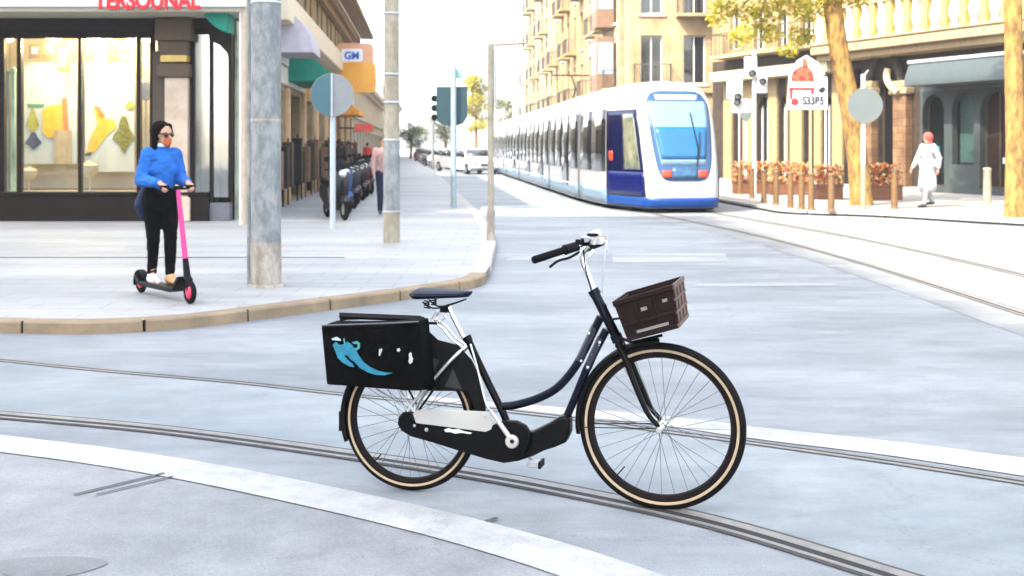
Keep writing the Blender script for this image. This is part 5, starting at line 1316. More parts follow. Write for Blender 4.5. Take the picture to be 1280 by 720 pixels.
# stone column with capital
m = MB(); a, c = sx(208), sx(237); m.bb(a, c, SY - .14, SY + .3, PZ, sz(97)); m.bb(a - .05, c + .05, SY - .18, SY + .33, PZ + .002, zb - .1); spart('column', m, COLS, bevel=.02)
m = MB(); m.bb(sx(192), sx(208) - .01, SY - .08, SY + .28, PZ, sz(64)); spart('pier', m, mat('pier_brown', (.05, .034, .022), .7), bevel=.01)
m = MB(); m.bb(a - .14, c + .06, SY - .22, SY + .2, sz(97), sz(80)); m.bb(a - .10, c + .02, SY - .18, SY + .2, sz(70), sz(52)); m.bb(a - .16, c + .10, SY - .26, SY + .2, sz(52), sz(24)); spart('capital', m, mat('capital_brown', (.075, .048, .03), .7), bevel=.02)
m = MB(); m.bb(a - .05, c + .0, SY - .235, SY + .1, sz(78), sz(70)); m.bb(a - .03, c - .03, SY - .235, SY + .1, sz(49), sz(43)); spart('gilt_band', m, mat('gilt', (.55, .38, .10), .5))
# canopy and fascia
CY = SY - 1.2
m = MB(); m.bb(X0s, sx(303, CY), CY + .02, SY - .003, sz(14, CY), sz(9, CY) + .35); spart('canopy', m, mat('canopy_soffit', (.45, .42, .34), .7))
m = MB(); m.bb(X0s, sx(308, CY), CY - .08, CY + .015, sz(9, CY), sz(9, CY) + .95); fas = spart('fascia', m, WHT, bevel=.01)
t_ = text('TERSOUNAL', .44, 'lettering', mat('fascia_red', (.45, .0, .004), .5), fas, upright((sx(186, CY), CY - .085 - SY, sz(11.0, CY) - PZ)), .02, width=(252-120)/F0*CY)
m = MB(); m.tube([(sx(305, CY), CY + .05, PZ), (sx(305, CY), CY + .05, sz(9, CY))], .052, 14); spart('canopy_post', m, mat('post_cream', (.34, .29, .22), .6))
m = MB(); m.tube([(sx(299.5, CY), CY + .1, PZ), (sx(299.5, CY), CY + .1, sz(9, CY))], .03, 10); spart('downpipe', m, WF)
# green rounded awning end below the canopy
GRN = mat('awning_green', (.0, .19, .13), .7, var=.15)
m = MB(); pts = [(sx(298), sz(13)), (sx(298), sz(46)), (sx(290), sz(44)), (sx(281), sz(38)), (sx(274), sz(31)), (sx(269), sz(24)), (sx(276), sz(15))]; m.prism(pts, SY - .9, SY - .35, lambda a, z, d: (a, d, z)); spart('green_awning', m, GRN, bevel=.02)
# interior: display niche
INT = mat('interior_cream', (.52, .46, .34), .8, var=.06)
m = MB(); m.bb(sx(-60), sx(190), SY + 1.9, SY + 2.0, zb, zt + .3); m.bb(sx(-60), sx(190), SY + .36, SY + 1.9, zb - .1, zb - .02); m.bb(sx(-60), sx(190), SY + .36, SY + 1.9, zt + .2, zt + .3); m.bb(sx(190), sx(190) + .1, SY + .36, SY + 1.9, zb, zt + .2)
m.bb(sx(26.) - 1.1, sx(26.) - 1.04, SY + .36, SY + 1.9, zb, zt + .2)
spart('interior', m, INT, smooth=False)
m = MB(); m.bb(sx(240) - .3, sx(288), SY + 1.9, SY + 2.0, PZ, zt + .3); m.bb(sx(288), sx(288) + .05, SY + .36, SY + 1.9, PZ, zt + .3); spart('interior', m, mat('interior_sage', (.30, .34, .26), .8, var=.5, scale=1.5), smooth=False)
LAMP = emit('lamp_glow', (1, .86, .6), 4)
for px, py in ((68, 48), (137, 48), (183, 50), (169, 44), (12, 48)):
    YY = SY + .8; m = MB(); m.sphere((sx(px, YY), YY, sz(py, YY)), .075 if px != 169 else .04); m.tube([(sx(px, YY), YY, sz(py, YY)), (sx(px, YY), YY, zt + .2)], .012, 6); spart('ceiling_lamp', m, LAMP)
for px in (45, 100, 150):
    pl = bpy.data.lights.new('shop_light', 'POINT'); pl.energy = 20; pl.color = (1, .80, .46); pl.shadow_soft_size = .15
    po = bpy.data.objects.new('shop_light', pl); C.objects.link(po); po.location = (sx(px), SY + .9, zt - .15)
# display goods
def flat(name, label, cat, rect, Yy, m_, extra=()):
    """hung panel with printed shapes, rect in photo pixels"""
    x0, y0, x1, y1 = rect; q = MB(); cx_ = sx((x0+x1)/2, Yy); cz = sz(y1, Yy)
    root = None; q.bb(sx(x0, Yy), sx(x1, Yy), Yy, Yy + .03, sz(y1, Yy), sz(y0, Yy)); o = q.build(name, m_, None, bevel=.004); tag(o, label, cat)
    for k, (pts, mm) in enumerate(extra):
        q = MB(); q.prism([(sx(a, Yy), sz(b_, Yy)) for a, b_ in pts], Yy - .005 - .004*k, Yy - .012 - .004*k, lambda a, z, d: (a, d, z)); q.build('print', mm, o, smooth=False)
    return o
YEL = mat('print_yellow', (.80, .52, .05), .6, var=.2); OLI = mat('print_olive', (.35, .36, .06), .6, var=.3); ORP = mat('print_orange', (.65, .24, .06), .6, var=.2); PB = mat('print_pale_blue', (.55, .68, .74), .6, var=.15, scale=2); NVP = mat('print_navy', (.05, .07, .16), .6, var=.5, scale=20); BKP = mat('print_brown', (.12, .09, .05), .6); TNP = mat('print_tan', (.5, .40, .26), .6, var=.2)
ell = lambda cx_, cy_, rx_, ry_, n=18, w=0: [(cx_ + rx_*math.cos(t)*(1 + w*math.sin(3*t)), cy_ + ry_*math.sin(t)*(1 + w*math.cos(4*t))) for t in [i*2*math.pi/n for i in range(n)]]
flat('window_poster', 'tall pale poster with yellow and orange blobs in the left display window', 'poster', (30, 78, 96, 205), SY + 1.5, mat('poster_paper', (.66, .68, .66), .7, col2=(.5, .62, .68), scale=.8), [
    ([(34, 130), (56, 130), (54, 134), (36, 135)], mat('print_green', (.10, .28, .16), .6)), (ell(41, 152, 7, 14, w=.25), OLI), (ell(42, 176, 9, 9, w=.3), NVP), ([(53, 138), (62, 132), (80, 130), (82, 150), (78, 172), (60, 172), (54, 165)], YEL), ([(78, 124), (84, 122), (86, 165), (80, 170)], ORP), ([(68, 163), (90, 163), (90, 205), (68, 205)], TNP)])
flat('window_poster', 'pale poster with diagonal yellow figure and dark tangle in the right display window', 'poster', (106, 78, 168, 215), SY + 1.5, MATS['poster_paper'], [
    ([(117, 134), (124, 133), (131, 148), (144, 150), (146, 160), (135, 168), (118, 190), (108, 190), (112, 175), (122, 155)], YEL), ([(118, 133), (124, 133), (132, 146), (126, 148)], ORP), (ell(155, 168, 12, 18, w=.35), mat('print_moss', (.22, .22, .05), .6, var=.8, scale=22)), ([(106, 192), (116, 190), (114, 195), (107, 195)], BKP), (ell(163, 132, 6, 5, w=.2), OLI)])
for rect, lab, mm in (((36, 56, 51, 73), 'small framed picture high up at the left of the left display window', BKP), ((150, 58, 167, 74), 'small cream picture with red strokes high in the right display window', TNP), ((72, 60, 86, 90), 'small olive hanging card high in the left display window', OLI), ((54, 52, 68, 68), 'small orange hanging card between the two upper pictures', ORP), ((117, 58, 134, 88), 'pale yellow hanging cloth high in the right display window', mat('cloth_pale_yellow', (.72, .62, .28), .8))):
    flat('hanging_picture', lab, 'picture', rect, SY + 1.2, mm, [([(rect[0]+3, rect[1]+3), (rect[2]-3, rect[1]+3), (rect[2]-4, rect[3]-6), (rect[0]+4, rect[3]-6)], INT if mm is not TNP else ORP)])
def bust(px, lab, mm, h=1.0):
    Yy = SY + 1.0; x = sx(px, Yy); p = MB()
    p.lathe([(0, 0), (.14, .0), (.14, .02), (.015, .03), (.015, h*.45), (.09, h*.47), (.15, h*.62), (.17, h*.85), (.12, h*.93), (.05, h*.96), (.045, h*1.02), (.0, h*1.03)], (x, Yy, zb - .02), 'z', 20); tag(p.build('display_bust', mm), lab, 'mannequin')
bust(112, 'low cream display bust at the left of the right window', mat('bust_cream', (.6, .55, .42), .7), .62); bust(36, 'low pale display bust in the corner of the left window', MATS['bust_cream'], .5)
m = MB(); m.lathe([(0, 0), (.10, 0), (.13, .25), (.10, .27), (0, .27)], (sx(182, SY+.6), SY + .6, zb - .02), 'z', 16); m.sphere((sx(182, SY+.6), SY + .6, sz(112, SY+.6)), .16, sc=(1, 1, 1.4)); m.tube([(sx(182, SY+.6), SY + .6, zb), (sx(182, SY+.6), SY + .6, sz(112))], .02, 8)
tag(m.build('standing_lamp', mat('lamp_white', (.7, .74, .74), .5)), 'standing lamp with pale oval shade in the narrow window left of the stone column', 'lamp')
for px, hgt, mm, lab in ((4.5, 130, 'goods_gold', 'tall golden roll leaning at the far left of the shop door'), (9, 95, 'goods_sage', 'tall sage green roll beside the golden roll'), (17, 92, 'goods_mint', 'tall mint green roll nearest the left display window')):
    c_ = {'goods_gold': (.45, .32, .06), 'goods_sage': (.34, .42, .26), 'goods_mint': (.42, .62, .50)}[mm]; m = MB(); YY = SY + .5; m.tube([(sx(px, YY), YY, PZ + .02), (sx(px, YY), YY, sz(hgt, YY))], .045, 12); m.lathe([(.03, 0), (.055, .02), (.055, .09), (.02, .12)], (sx(px, YY), YY, sz(hgt, YY)), 'z', 12); tag(m.build('fabric_roll', mat(mm, c_, .7, var=.4, scale=3, stretch=(1, 1, .4))), lab, 'roll')

# ---- left street terrace, low, behind the corner shop
dirL = Vector((-.0747, 1)).normalized()
def LP(Y, off=0.): return (-5.35 - .0747*(Y - SY) + off, Y)
TL_ = Bld('terrace_building', 'low cream terrace with shopfronts and deep eaves along the left pavement', 'building', LP(27.0), LP(61), 10, 6.9, CREAMW)
nL = 8; cw = TL_.L/nL
for i in range(nL):
    c = (i + .5)*cw; TL_.opening(c - cw*.42, c + cw*.42, .05, 2.9, 'shop_window', 0, WFD, mat('shop_dark', (.02, .018, .015), .25), 3)
    for dx in (-.85, .85): TL_.opening(c + dx - .38, c + dx + .38, 4.95 + .5, 6.45, 'window', 0, WFD)
TL_.finish(cm=mat('eave_brown', (.22, .13, .06), .7))
RKM = [mat('rack_peach', (.16, .09, .05), .9, var=.4), mat('rack_black', (.006, .005, .005), .8), mat('rack_ochre', (.05, .03, .015), .8)]
def mkrack(m, q):
    o = m.build('clothes_rack', RKM[q], None, bevel=.02); o.location = TL_.root.location; o.rotation_euler = TL_.root.rotation_euler
    tag(o, 'dark clothes rack standing against the shopfronts of the low cream terrace', 'clothes rack', 'clothes racks along the left shopfronts')
for i in range(nL):
    c = i*cw
    m = MB(); m.bb(c + .05, c + .4, -.12, -.003, .0, 3.0); TL_.part('pilaster', m, mat('pilaster_peach', (.55, .36, .22), .7), bevel=.01)
    for k in range(3):
        x_ = c + .9 + k*1.1 + .2*(i % 2); m = MB(); hh_ = 1.35 + .35*((i*7 + k*5) % 4)/3; m.bb(x_, x_ + .05, -.24, -.19, .0, hh_ + .1); m.bb(x_ - .14, x_ + .22, -.34, -.08, .45, hh_); mkrack(m, (i + k) % 3)
m = MB(); m.bb(0.3, TL_.L, -.10, -.003, 3.05, 3.5); m.bb(.3, TL_.L, -.12, -.003, 3.54, 4.0); TL_.part('fascia_panel', m, mat('fascia_grey', (.58, .57, .54), .6), bevel=.01)
m = MB(); m.bb(.3, TL_.L, -.55, -.003, 4.35, 5.0); TL_.part('canopy_band', m, mat('canopy_cream', (.64, .56, .42), .7, var=.1, scale=3), bevel=.03)
# deep eave
m = MB(); m.bb(-.2, TL_.L + .2, -1.1, -.46, 6.95, 7.12); TL_.part('eave', m, MATS['eave_brown'], bevel=.02)
def awning(B, x0, x1, z, dep, drop, m_, dome=False):
    q = MB()
    if dome:
        prof = [(-.003, z)] + [(-dep*math.sin(a), z - drop + drop*math.cos(a)) for a in [i*math.pi/2/8 for i in range(1, 9)]] + [(-.003, z - drop)]
    else: prof = [(-.003, z), (-dep, z - drop), (-dep, z - drop - .18), (-.003, z - drop - .18)]
    q.prism([(a, b_) for a, b_ in prof], x0, x1, lambda a, z_, d: (d, a, z_)); B.part('awning', q, m_, bevel=.01)
awning(TL_, 1.4, 3.4, 4.75, 1.0, 1.05, mat('awning_lilac', (.42, .40, .46), .8), True)
awning(TL_, 4.2, 8.2, 4.35, 1.25, 1.0, GRN)
awning(TL_, 20, 24, 3.6, 1.1, .7, mat('awning_orange', (.75, .33, .05), .8))
# projecting signs
def signbox(name, label, px0, px1, py0, py1, Y, m_, th=.12, txt=None, tm=None):
    x0, x1 = sx(px0, Y), sx(px1, Y); z0, z1 = sz(py1, Y), sz(py0, Y); e = empty(name, ((x0+x1)/2, Y, z0), label, 'sign')
    q = MB(); w_, h_ = x1-x0, z1-z0; rr = min(w_, h_)*.18
    pts = []
    for cx_, cz, a0 in ((w_/2-rr, h_-rr, 0), (-w_/2+rr, h_-rr, 90), (-w_/2+rr, rr, 180), (w_/2-rr, rr, 270)):
        pts += [(cx_ + rr*math.cos(R(a0+k*22.5)), cz + rr*math.sin(R(a0+k*22.5))) for k in range(5)]
    q.prism(pts, -th/2, th/2, lambda a, z, d: (a, d, z)); pn_ = q.build('panel', m_, e, bevel=.01)
    q = MB(); q.tube([(-w_/2 - .6, 0, h_*.5), (-w_/2 + .02, 0, h_*.5)], .03, 6); q.build('bracket', DKG, e)
    if txt: text(txt, h_*.8, 'lettering', tm, pn_, upright((0, -th/2 - .015, h_*.2)), .008, width=w_*.7)
    return e
signbox('shop_sign', 'orange rounded projecting sign below the blue lettered sign', 425, 470, 78, 116, 46, mat('sign_orange', (.80, .30, .04), .5, col2=(.82, .48, .08), scale=1.2))
signbox('shop_sign', 'dark framed sign with blue letters on white above the orange sign', 427, 453, 61, 77, 45, mat('sign_white_panel', (.75, .78, .82), .4), .1, 'GM', mat('letters_blue', (.02, .12, .55), .4))
signbox('shop_sign', 'peach sign panel above and behind the blue lettered sign', 420, 467, 54, 92, 48.5, mat('sign_peach_panel', (.75, .42, .26), .5))
signbox('shop_sign', 'small red sign hanging over the people on the left pavement', 443, 466, 155, 165, 47, mat('sign_red_panel', (.70, .10, .07), .5))
signbox('shop_sign', 'yellow orange sign behind the round road sign post', 379, 400, 92, 124, 36, mat('sign_amber', (.80, .45, .08), .5))
# further left buildings
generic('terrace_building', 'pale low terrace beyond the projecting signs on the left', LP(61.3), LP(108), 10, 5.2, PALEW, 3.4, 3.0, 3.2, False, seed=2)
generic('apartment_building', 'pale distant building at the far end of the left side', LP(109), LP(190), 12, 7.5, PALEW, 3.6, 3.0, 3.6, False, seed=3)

# ---- right corner building, chamfered, brown stone below and balustraded balcony above
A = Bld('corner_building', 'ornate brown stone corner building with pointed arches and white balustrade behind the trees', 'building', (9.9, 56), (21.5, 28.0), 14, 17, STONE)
def aop(px0, px1, pyt, pyb, arch, kind='window', frame=WFD, **k):
    x0, x1 = A.lx(px0), A.lx(px1); pm = (px0+px1)/2; A.opening(x0, x1, max(.02, A.lz(pyb, pm)), A.lz(pyt, pm), kind, arch, frame, **k)
DKI = mat('doorway_dark', (.004, .003, .0025), .7, spec=.08)
aop(1062, 1084, 84, 225, 1.2, 'window', panem=DKI); aop(1098, 1124, 82, 228, 1.6, 'door', panem=DKI, bars=0)
aop(1168, 1186, 74, 92, .35, 'window', panem=DKI); aop(1196, 1214, 72, 90, .35, 'window', panem=DKI); aop(1232, 1252, 66, 86, .35, 'window', panem=DKI)
for a, c in ((918, 930), (947, 962), (975, 985), (1006, 1014), (1030, 1042)): aop(a, c, 120, 226, .8, 'door', WF, panem=WG)
for i, px in enumerate(range(912, 1060, 30)): aop(px, px + 13, 10 + i*1, 62, .4, 'window', WF)
z5 = A.lz(36, 1150)
for px in range(1092, 1262, 34): x0, x1 = A.lx(px), A.lx(px + 18); A.opening(x0, x1, z5 + .3, z5 + 3, 'window', .5, WF)
for zz in (z5 + 4.2, z5 + 7.6):
    for i in range(9): xx = 1.5 + i*3.1; A.opening(xx, xx + 1.2, zz, zz + 2.3, 'window', 0, WF)
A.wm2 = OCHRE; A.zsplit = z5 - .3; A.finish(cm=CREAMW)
# pale ground floor cladding on the street half
xa, xb = A.lx(906), A.lx(1052)
m = MB()
for a, c in ((907, 917), (931, 946), (963, 974), (986, 1005), (1015, 1029), (1043, 1056)): m.bb(A.lx(a), A.lx(c), -.14, -.003, .0, A.lz(92, (a+c)/2))
A.part('pale_pilaster', m, mat('pilaster_cream', (.24, .17, .08), .7, var=.2), bevel=.02)
m = MB(); m.bb(.1, A.lx(1056), -.9, -.003, A.lz(97, 980), A.lz(84, 980)); A.part('awning', m, mat('awning_cream', (.34, .29, .19), .8), bevel=.02)
# banded brick pillars
PIL = wallmat('pillar_brick', (.09, .038, .012), (.24, .14, .065), scale=1.0, brick=(.6, .28))
for a, c in ((1087, 1098), (1125, 1141)):
    pm = (a+c)/2; m = MB(); x0, x1 = A.lx(a), A.lx(c); m.bb(x0, x1, -.35, -.003, .0, A.lz(118, pm)); A.part('pillar', m, PIL, bevel=.03)
    m = MB(); zc = A.lz(118, pm); m.bb(x0 - .12, x1 + .12, -.45, -.003, zc + .002, zc + .25); m.bb(x0 - .05, x1 + .05, -.4, -.003, zc + .252, zc + .5); A.part('capital', m, CREAMW, bevel=.04)
# pointed hood moulding over the door
hp = [A.lx(1090) + (A.lx(1134) - A.lx(1090))*t for t in (0, .12, .3, .5, .7, .88, 1)]; hz = [A.lz(y, 1112) for y in (112, 86, 66, 55, 66, 86, 112)]
m = MB(); m.tube(spline([(a, -.2, b_) for a, b_ in zip(hp, hz)], 5), .16, 10); A.part('hood_moulding', m, STONE)
m = MB(); m.tube(spline([(A.lx(1122), -.45, A.lz(86, 1122)), (A.lx(1122), -.5, A.lz(98, 1122)), (A.lx(1128), -.55, A.lz(108, 1128)), (A.lx(1136), -.5, A.lz(116, 1136))], 6), .13, 10); A.part('carved_bracket', m, mat('carved_cream', (.36, .28, .17), .8))
# balcony slab with balusters
m = MB(); zs0 = A.lz(54, 1150, 1.2); m.bb(A.lx(1046), A.L, -1.3, -.003, zs0, zs0 + .34); m.bb(A.lx(1046), A.L, -1.0, -.003, zs0 - .25, zs0 - .002); m.bb(A.lx(1046), A.L, -1.36, -.003, zs0 + .342, zs0 + .44); bal = A.part('balcony', m, mat('balcony_stone', (.26, .19, .10), .8, var=.2), bevel=.03)
xx = A.lx(1050); i = 0; zq = zs0 + .442
while xx < A.L - .3:
    m = MB(); m.lathe([(.17, 0), (.17, .08), (.10, .12), (.20, .42), (.21, .58), (.10, .98), (.15, 1.10), (.15, 1.22)], (xx + .25, -1.15, zq), 'z', 12); A.part('baluster', m, WHT, bal)
    m = MB(); m.bb(xx + .56, xx + .82, -1.26, -1.04, zq, zq + 1.22); A.part('balustrade_pier', m, mat('pier_ochre', (.50, .30, .08), .7), bal, bevel=.01)
    xx += .92
m = MB(); m.bb(A.lx(1046), A.L, -1.3, -1.0, zq + 1.222, zq + 1.36); A.part('handrail', m, MATS['balcony_stone'], bal, bevel=.02)
# upper terrace balcony further along the same facade
for z in (A.lz(62, 980),): A.balcony(A.lx(908), A.lx(1040), z, .9, RAILB, slabm=CREAMW)

# ---- grey kiosk with arched doors
KG = wallmat('kiosk_grey', (.022, .029, .028), (.036, .045, .043)); KG2 = mat('kiosk_roof_grey', (.045, .058, .058), .5, var=.12)
OFFK = 3.4
o0 = A.p0 + A.n*OFFK + A.dir*A.lx(1150, OFFK); o1 = A.p0 + A.n*OFFK + A.dir*A.lx(1266, OFFK)
K = Bld('arched_kiosk', 'grey green kiosk with three arched doors and flat slab roof, behind the bollards', 'kiosk', tuple(o0), tuple(o1), 2.4, 3.25, KG)
def kop(px0, px1, pyt, pyb, frame, **k): pm = (px0+px1)/2; w_ = K.lx(px1) - K.lx(px0); K.opening(K.lx(px0), K.lx(px1), max(.05, K.lz(pyb, pm)), K.lz(pyt, pm), 'door', w_*.62, frame, **k)
DKGN = mat('kiosk_dark', (.004, .005, .0045), .7, spec=.08); SAGE = mat('kiosk_glass_sage', (.035, .065, .058), .3, spec=.3, var=.2)
kop(1153, 1180, 118, 233, WFD, panem=DKGN, bars=0); kop(1190, 1217, 115, 206, DKG, panem=SAGE, bars=0); kop(1225, 1262, 112, 236, WFD, panem=mat('kiosk_brown', (.022, .011, .006), .6, spec=.15), bars=1)
K.finish(cornice=False, roof=KG2)
zr = K.lz(104, 1200, 1.0)
m = MB(); L0, L1 = K.lx(1133, 1.0), K.lx(1270, 1.0)
m.prism([(-1.1, K.H + .13), (-1.1, K.H + .35), (-.9, K.H + .85), (2.4, K.H + .85), (2.4, K.H + .13)], L0, L1, lambda a, z, d: (d, a, z)); K.part('roof_slab', m, KG2, bevel=.02)
m = MB(); m.bb(L0 - .02, L1 + .02, -.95, 2.42, K.H + .852, K.H + .95); K.part('roof_edge', m, mat('roof_edge_pale', (.32, .34, .33), .5))
m = MB(); m.box((K.lx(1258), -.08, 1.05), (.10, .04, .18)); K.part('handle', m, WHT, bevel=.01)

# ---- right street buildings
generic('oriel_building', 'peach building end with tall white windows above the tram front', (5.9, 60), (14.5, 60), 3, 19, PEACH, 4.6, 3.5, 2.0, True, seed=4)
dR = Vector((-.0747, 1))
def RP(Y): return (5.9 - .0747*(Y - 60), Y)
BB = generic('apartment_building', 'cream street building with dark railed balconies, just behind the peach building end', RP(76), RP(63.2), 11, 19.5, CREAMW, 4.6, 3.5, 3.0, True, seed=5, shutter=None)
# enclosed timber bay
m = MB(); xc = BB.lx(747, .8)
for k_, z in enumerate((4.4, 7.9)):
    m = MB(); m.bb(xc - .9, xc + .9, -1.0, -.003, z, z + 3.0); by = BB.part('bay_window', m, mat('bay_brown', (.16, .09, .05), .6, var=.2), bevel=.03)
    m = MB(); m.bb(xc - .75, xc + .75, -1.02, -1.004, z + 1.0, z + 2.7); BB.part('pane', m, mat('bay_blue', (.25, .33, .42), .2), by)
    m = MB(); m.bb(xc + .904, xc + .92, -.9, -.1, z + 1.0, z + 2.7); BB.part('pane', m, MATS['bay_blue'], by)
generic('apartment_building', 'ochre street building with balconies in the middle of the right side', RP(94), RP(76.3), 11, 21, OCHRE, 4.4, 3.4, 3.2, True, seed=6)
generic('apartment_building', 'pale cream building with balconies beyond the ochre one', RP(121), RP(94.3), 11, 18.5, CREAMW, 4.4, 3.3, 3.6, True, seed=7)
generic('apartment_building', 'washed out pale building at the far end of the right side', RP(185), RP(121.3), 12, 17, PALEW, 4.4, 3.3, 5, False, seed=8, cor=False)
# ---- tall block behind the viewer's left shoulder that shades the junction
generic('apartment_building', 'tall block outside the picture behind the left of the camera, shading the junction', (-24, -46), (-24, 0), 14, 40, PALEW, 4.5, 3.5, 4, False, seed=9)

# ================================================================== TREES
def bark(name, c1, c2):
    m = bpy.data.materials.new(name); m.use_nodes = True; nt = m.node_tree; N = nt.nodes; L = nt.links; bs = N['Principled BSDF']; bs.inputs['Roughness'].default_value = .9
    tc = N.new('ShaderNodeTexCoord'); mp = N.new('ShaderNodeMapping'); mp.inputs['Scale'].default_value = (3, 3, 1); L.new(tc.outputs['Object'], mp.inputs[0])
    n = N.new('ShaderNodeTexNoise'); n.inputs['Scale'].default_value = 3.2; n.inputs['Detail'].default_value = 12; n.inputs['Roughness'].default_value = .7; L.new(mp.outputs[0], n.inputs[0])
    cr = N.new('ShaderNodeValToRGB'); cr.color_ramp.elements[0].position = .40; cr.color_ramp.elements[0].color = tuple(c1) + (1,); cr.color_ramp.elements[1].position = .6; cr.color_ramp.elements[1].color = tuple(c2) + (1,)
    L.new(n.outputs['Fac'], cr.inputs[0]); L.new(cr.outputs[0], bs.inputs['Base Color'])
    bp = N.new('ShaderNodeBump'); bp.inputs['Strength'].default_value = .6; bp.inputs['Distance'].default_value = .03; L.new(n.outputs['Fac'], bp.inputs['Height']); L.new(bp.outputs[0], bs.inputs['Normal']); return m
BARK = bark('plane_bark', (.11, .058, .014), (.32, .18, .042))
def leafmat(name, c1, c2):
    m = bpy.data.materials.new(name); m.use_nodes = True; nt = m.node_tree; N = nt.nodes; L = nt.links; bs = N['Principled BSDF']; bs.inputs['Roughness'].default_value = .5
    oi = N.new('ShaderNodeTexCoord'); n = N.new('ShaderNodeTexNoise'); n.inputs['Scale'].default_value = 1.7; n.inputs['Detail'].default_value = 4; L.new(oi.outputs['Object'], n.inputs[0])
    cr = N.new('ShaderNodeValToRGB'); cr.color_ramp.elements[0].position = .35; cr.color_ramp.elements[0].color = tuple(c1) + (1,); cr.color_ramp.elements[1].position = .65; cr.color_ramp.elements[1].color = tuple(c2) + (1,); L.new(n.outputs['Fac'], cr.inputs[0]); L.new(cr.outputs[0], bs.inputs['Base Color'])
    tr = N.new('ShaderNodeBsdfTranslucent'); L.new(cr.outputs[0], tr.inputs[0]); mx = N.new('ShaderNodeMixShader'); mx.inputs[0].default_value = .5; L.new(bs.outputs[0], mx.inputs[1]); L.new(tr.outputs[0], mx.inputs[2]); L.new(mx.outputs[0], N['Material Output'].inputs[0]); return m
LEAFY = leafmat('leaf_yellow_green', (.34, .32, .02), (.60, .52, .06)); LEAFG = leafmat('leaf_green', (.05, .08, .015), (.12, .13, .02))
def leaves(mb, c, rad, n, size, rnd):
    for i in range(n):
        d = Vector((rnd.gauss(0, 1), rnd.gauss(0, 1), rnd.gauss(0, 1))).normalized() * rad * rnd.random()**.45; d.z *= .72
        p = Vector(c) + d; a = Vector((rnd.gauss(0, 1), rnd.gauss(0, 1), rnd.gauss(0, .6))).normalized()*size*rnd.uniform(.6, 1.1); b_ = a.cross(Vector((rnd.gauss(0, .4), rnd.gauss(0, .4), 1))).normalized()*size*.55
        mb.poly([p - a, p + b_*.9, p + a, p - b_*.9])
def tree(label, base, path, radii, limbs, clumps, lm, leafn, leafs, seed, group=None):
    rnd = random.Random(seed); e = empty('street_tree', base, label, 'tree', 0, group); b0 = Vector(base)
    m = MB(); P = spline([Vector(p) - b0 for p in path], 5); rr = []
    for i in range(len(P)):
        t = i/(len(P)-1)*(len(radii)-1); j = min(int(t), len(radii)-2); rr.append(radii[j] + (radii[j+1]-radii[j])*(t-j))
    m.tube(P, rr, 18)
    m.build('trunk', BARK, e)
    for lp_ in limbs:
        m = MB(); P = spline([Vector(p) - b0 for p in lp_[0]], 5); m.tube(P, [lp_[1]*(1 - .75*i/(len(P)-1)) for i in range(len(P))], 10); m.build('limb', BARK, e)
    m = MB()
    for c, r_ in clumps: leaves(m, Vector(c) - b0, r_, int(leafn*r_*r_), leafs, rnd)
    m.build('crown', lm, e, fix=False, smooth=False); return e
Yt = 30.; q = lambda px, py, Y=Yt: tuple(AT(px, py, Y))
cl1 = []
rc = random.Random(5)
for px, py, r_ in ((1010, 10, .55), (975, 5, .6), (940, 18, .5), (905, 8, .45), (960, 40, .45), (1000, 45, .4), (925, 45, .35), (985, 62, .28), (895, 25, .28), (1040, -15, .7), (1000, -40, .9), (940, -50, .9), (890, -35, .6), (1090, -30, .7), (1130, -12, .42), (1070, -4, .35), (1180, -22, .5), (1230, -30, .6), (1120, -60, 1.), (1000, -110, 1.3), (1090, -140, 1.4), (920, -120, 1.1), (1040, -200, 1.5), (950, -190, 1.2), (1150, -180, 1.3)):
    cl1.append((q(px, py, Yt + rc.uniform(-1.3, .8)), r_))
tree('leaning plane tree with golden trunk between the dome sign and the round sign', q(1075, 257), [q(1077, 258), q(1072, 200), q(1062, 130), q(1048, 60), q(1040, 0), q(1036, -60), q(1040, -130)], [.30, .25, .25, .24, .23, .18, .10],
     [([q(1041, -10), q(1010, -40), q(970, -30), q(930, 5)], .10), ([q(1040, -30), q(1000, -90), q(960, -120)], .11), ([q(1040, -50), q(1090, -90), q(1150, -60), q(1210, -30)], .11), ([q(1040, -90), q(1050, -160), q(1080, -210)], .08), ([q(970, -30), q(950, 20), q(960, 42)], .035)],
     cl1, LEAFY, 1150, .085, 11, 'plane trees on the right pavement')
Yt2 = 25.0; q2 = lambda px, py: tuple(AT(px, py, Yt2 + 0))
cl2 = [(q2(1200 + rc.uniform(-110, 120), -70 + rc.uniform(-120, 20)), rc.uniform(.6, 1.2)) for i in range(9)] + [(q2(1225, -12), .3), (q2(1165, -14), .28)]
bx_, by_ = G(1270, 272, PZ)
tree('upright plane tree with golden trunk at the right edge in front of the kiosk', (AT(1270, 272, Yt2).x, Yt2, PZ), [(AT(1270, 272, Yt2).x, Yt2, PZ)] + [q2(1269, 180), q2(1267, 80), q2(1266, 0), q2(1262, -100), q2(1250, -180)], [.24, .19, .18, .18, .15, .08],
     [([q2(1265, -50), q2(1230, -80), q2(1190, -90)], .09), ([q2(1265, -70), q2(1300, -120), q2(1320, -170)], .09)], cl2, LEAFY, 420, .085, 12, 'plane trees on the right pavement')
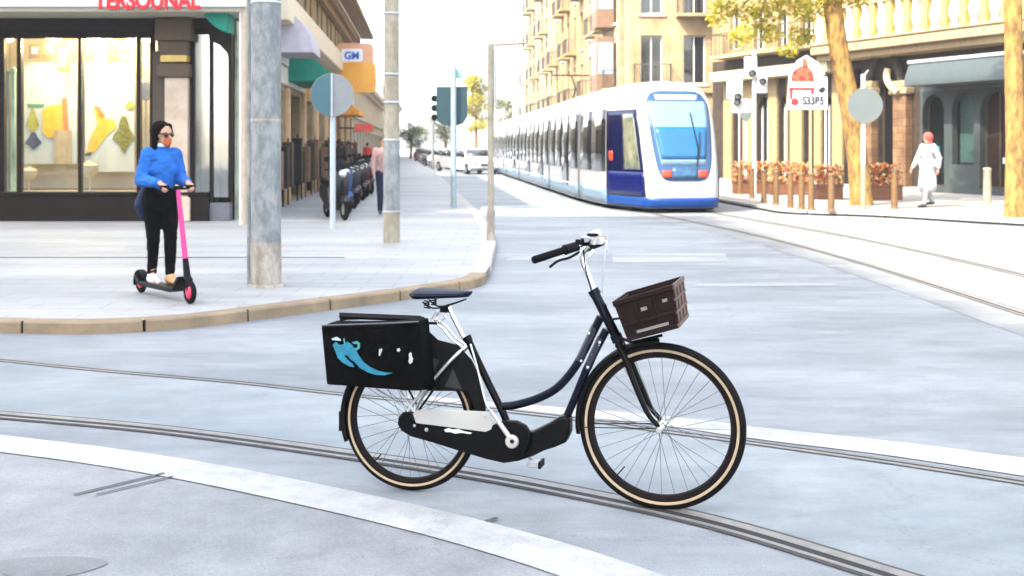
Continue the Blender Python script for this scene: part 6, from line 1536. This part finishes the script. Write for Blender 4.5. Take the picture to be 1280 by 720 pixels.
def bushy(label, px, pyc, Y, hw, hh, lm, seed, trunk=True, n=60, ls=.12):
    rnd = random.Random(seed); c = AT(px, pyc, Y); base = (c.x, Y, PZ if Y < 130 else 0)
    cls = []
    for i in range(22):
        a = rnd.uniform(0, 2*math.pi); r_ = rnd.uniform(.0, .75); cls.append(((c.x + hw*r_*math.cos(a), Y + hw*r_*math.sin(a), c.z + hh*rnd.uniform(-.75, .8)), min(hw, hh)*rnd.uniform(.35, .6)))
    tree(label, base, [base, (c.x + .1, Y, c.z*.4), (c.x, Y, c.z)], [.2, .16, .1], [([(c.x, Y, c.z*.7), (c.x + hw*.4, Y, c.z)], .07), ([(c.x, Y, c.z*.75), (c.x - hw*.4, Y, c.z + .3)], .07)], cls, lm, n, ls, seed, 'trees far down the street')
bushy('sunlit yellow tree just right of the dark green board', 594, 130, 125, 1.9, 3.2, LEAFY, 21, n=190, ls=.2)
bushy('small dark green tree low behind the dark green board', 556, 160, 130, 2.0, 1.7, LEAFG, 22, n=110, ls=.16)
bushy('small green tree above the parked cars at the street end', 513, 168, 150, 1.6, 1.5, LEAFG, 23, n=110, ls=.18)
bushy('green tree behind the rear roof of the tram', 640, 142, 140, 2.6, 1.9, LEAFG, 24, n=80, ls=.18)
bushy('yellow green tree behind the middle roof of the tram', 672, 138, 120, 2.2, 1.6, LEAFY, 25, n=80, ls=.16)
bushy('far pale green tree right of the tall cream column', 523, 172, 190, 2.4, 1.8, LEAFG, 26, n=70, ls=.2)
# overhead tram wires above the track
wr = MB()
for w_ in (0,):
    wr.tube([(tramx(Y) + (.9 if Y < 40 else 0), Y, 6.8) for Y in (34, 60, 100, 160)], .012, 5)

# ================================================================== AIR
hz_ = MB(); hz_.bb(-130, 140, -65, 520, -1.0, 46)
HZ = bpy.data.materials.new('haze'); HZ.use_nodes = True; nt = HZ.node_tree
for n in list(nt.nodes): nt.nodes.remove(n)
o_ = nt.nodes.new('ShaderNodeOutputMaterial'); v_ = nt.nodes.new('ShaderNodeVolumePrincipled'); v_.inputs['Color'].default_value = (.97, .975, .98, 1); v_.inputs['Density'].default_value = HAZE_D; v_.inputs['Anisotropy'].default_value = .3
nt.links.new(v_.outputs[0], o_.inputs['Volume'])
if HAZE_D > 0: tag(hz_.build('haze', HZ, smooth=False), kind='stuff')
bpy.context.view_layer.update()
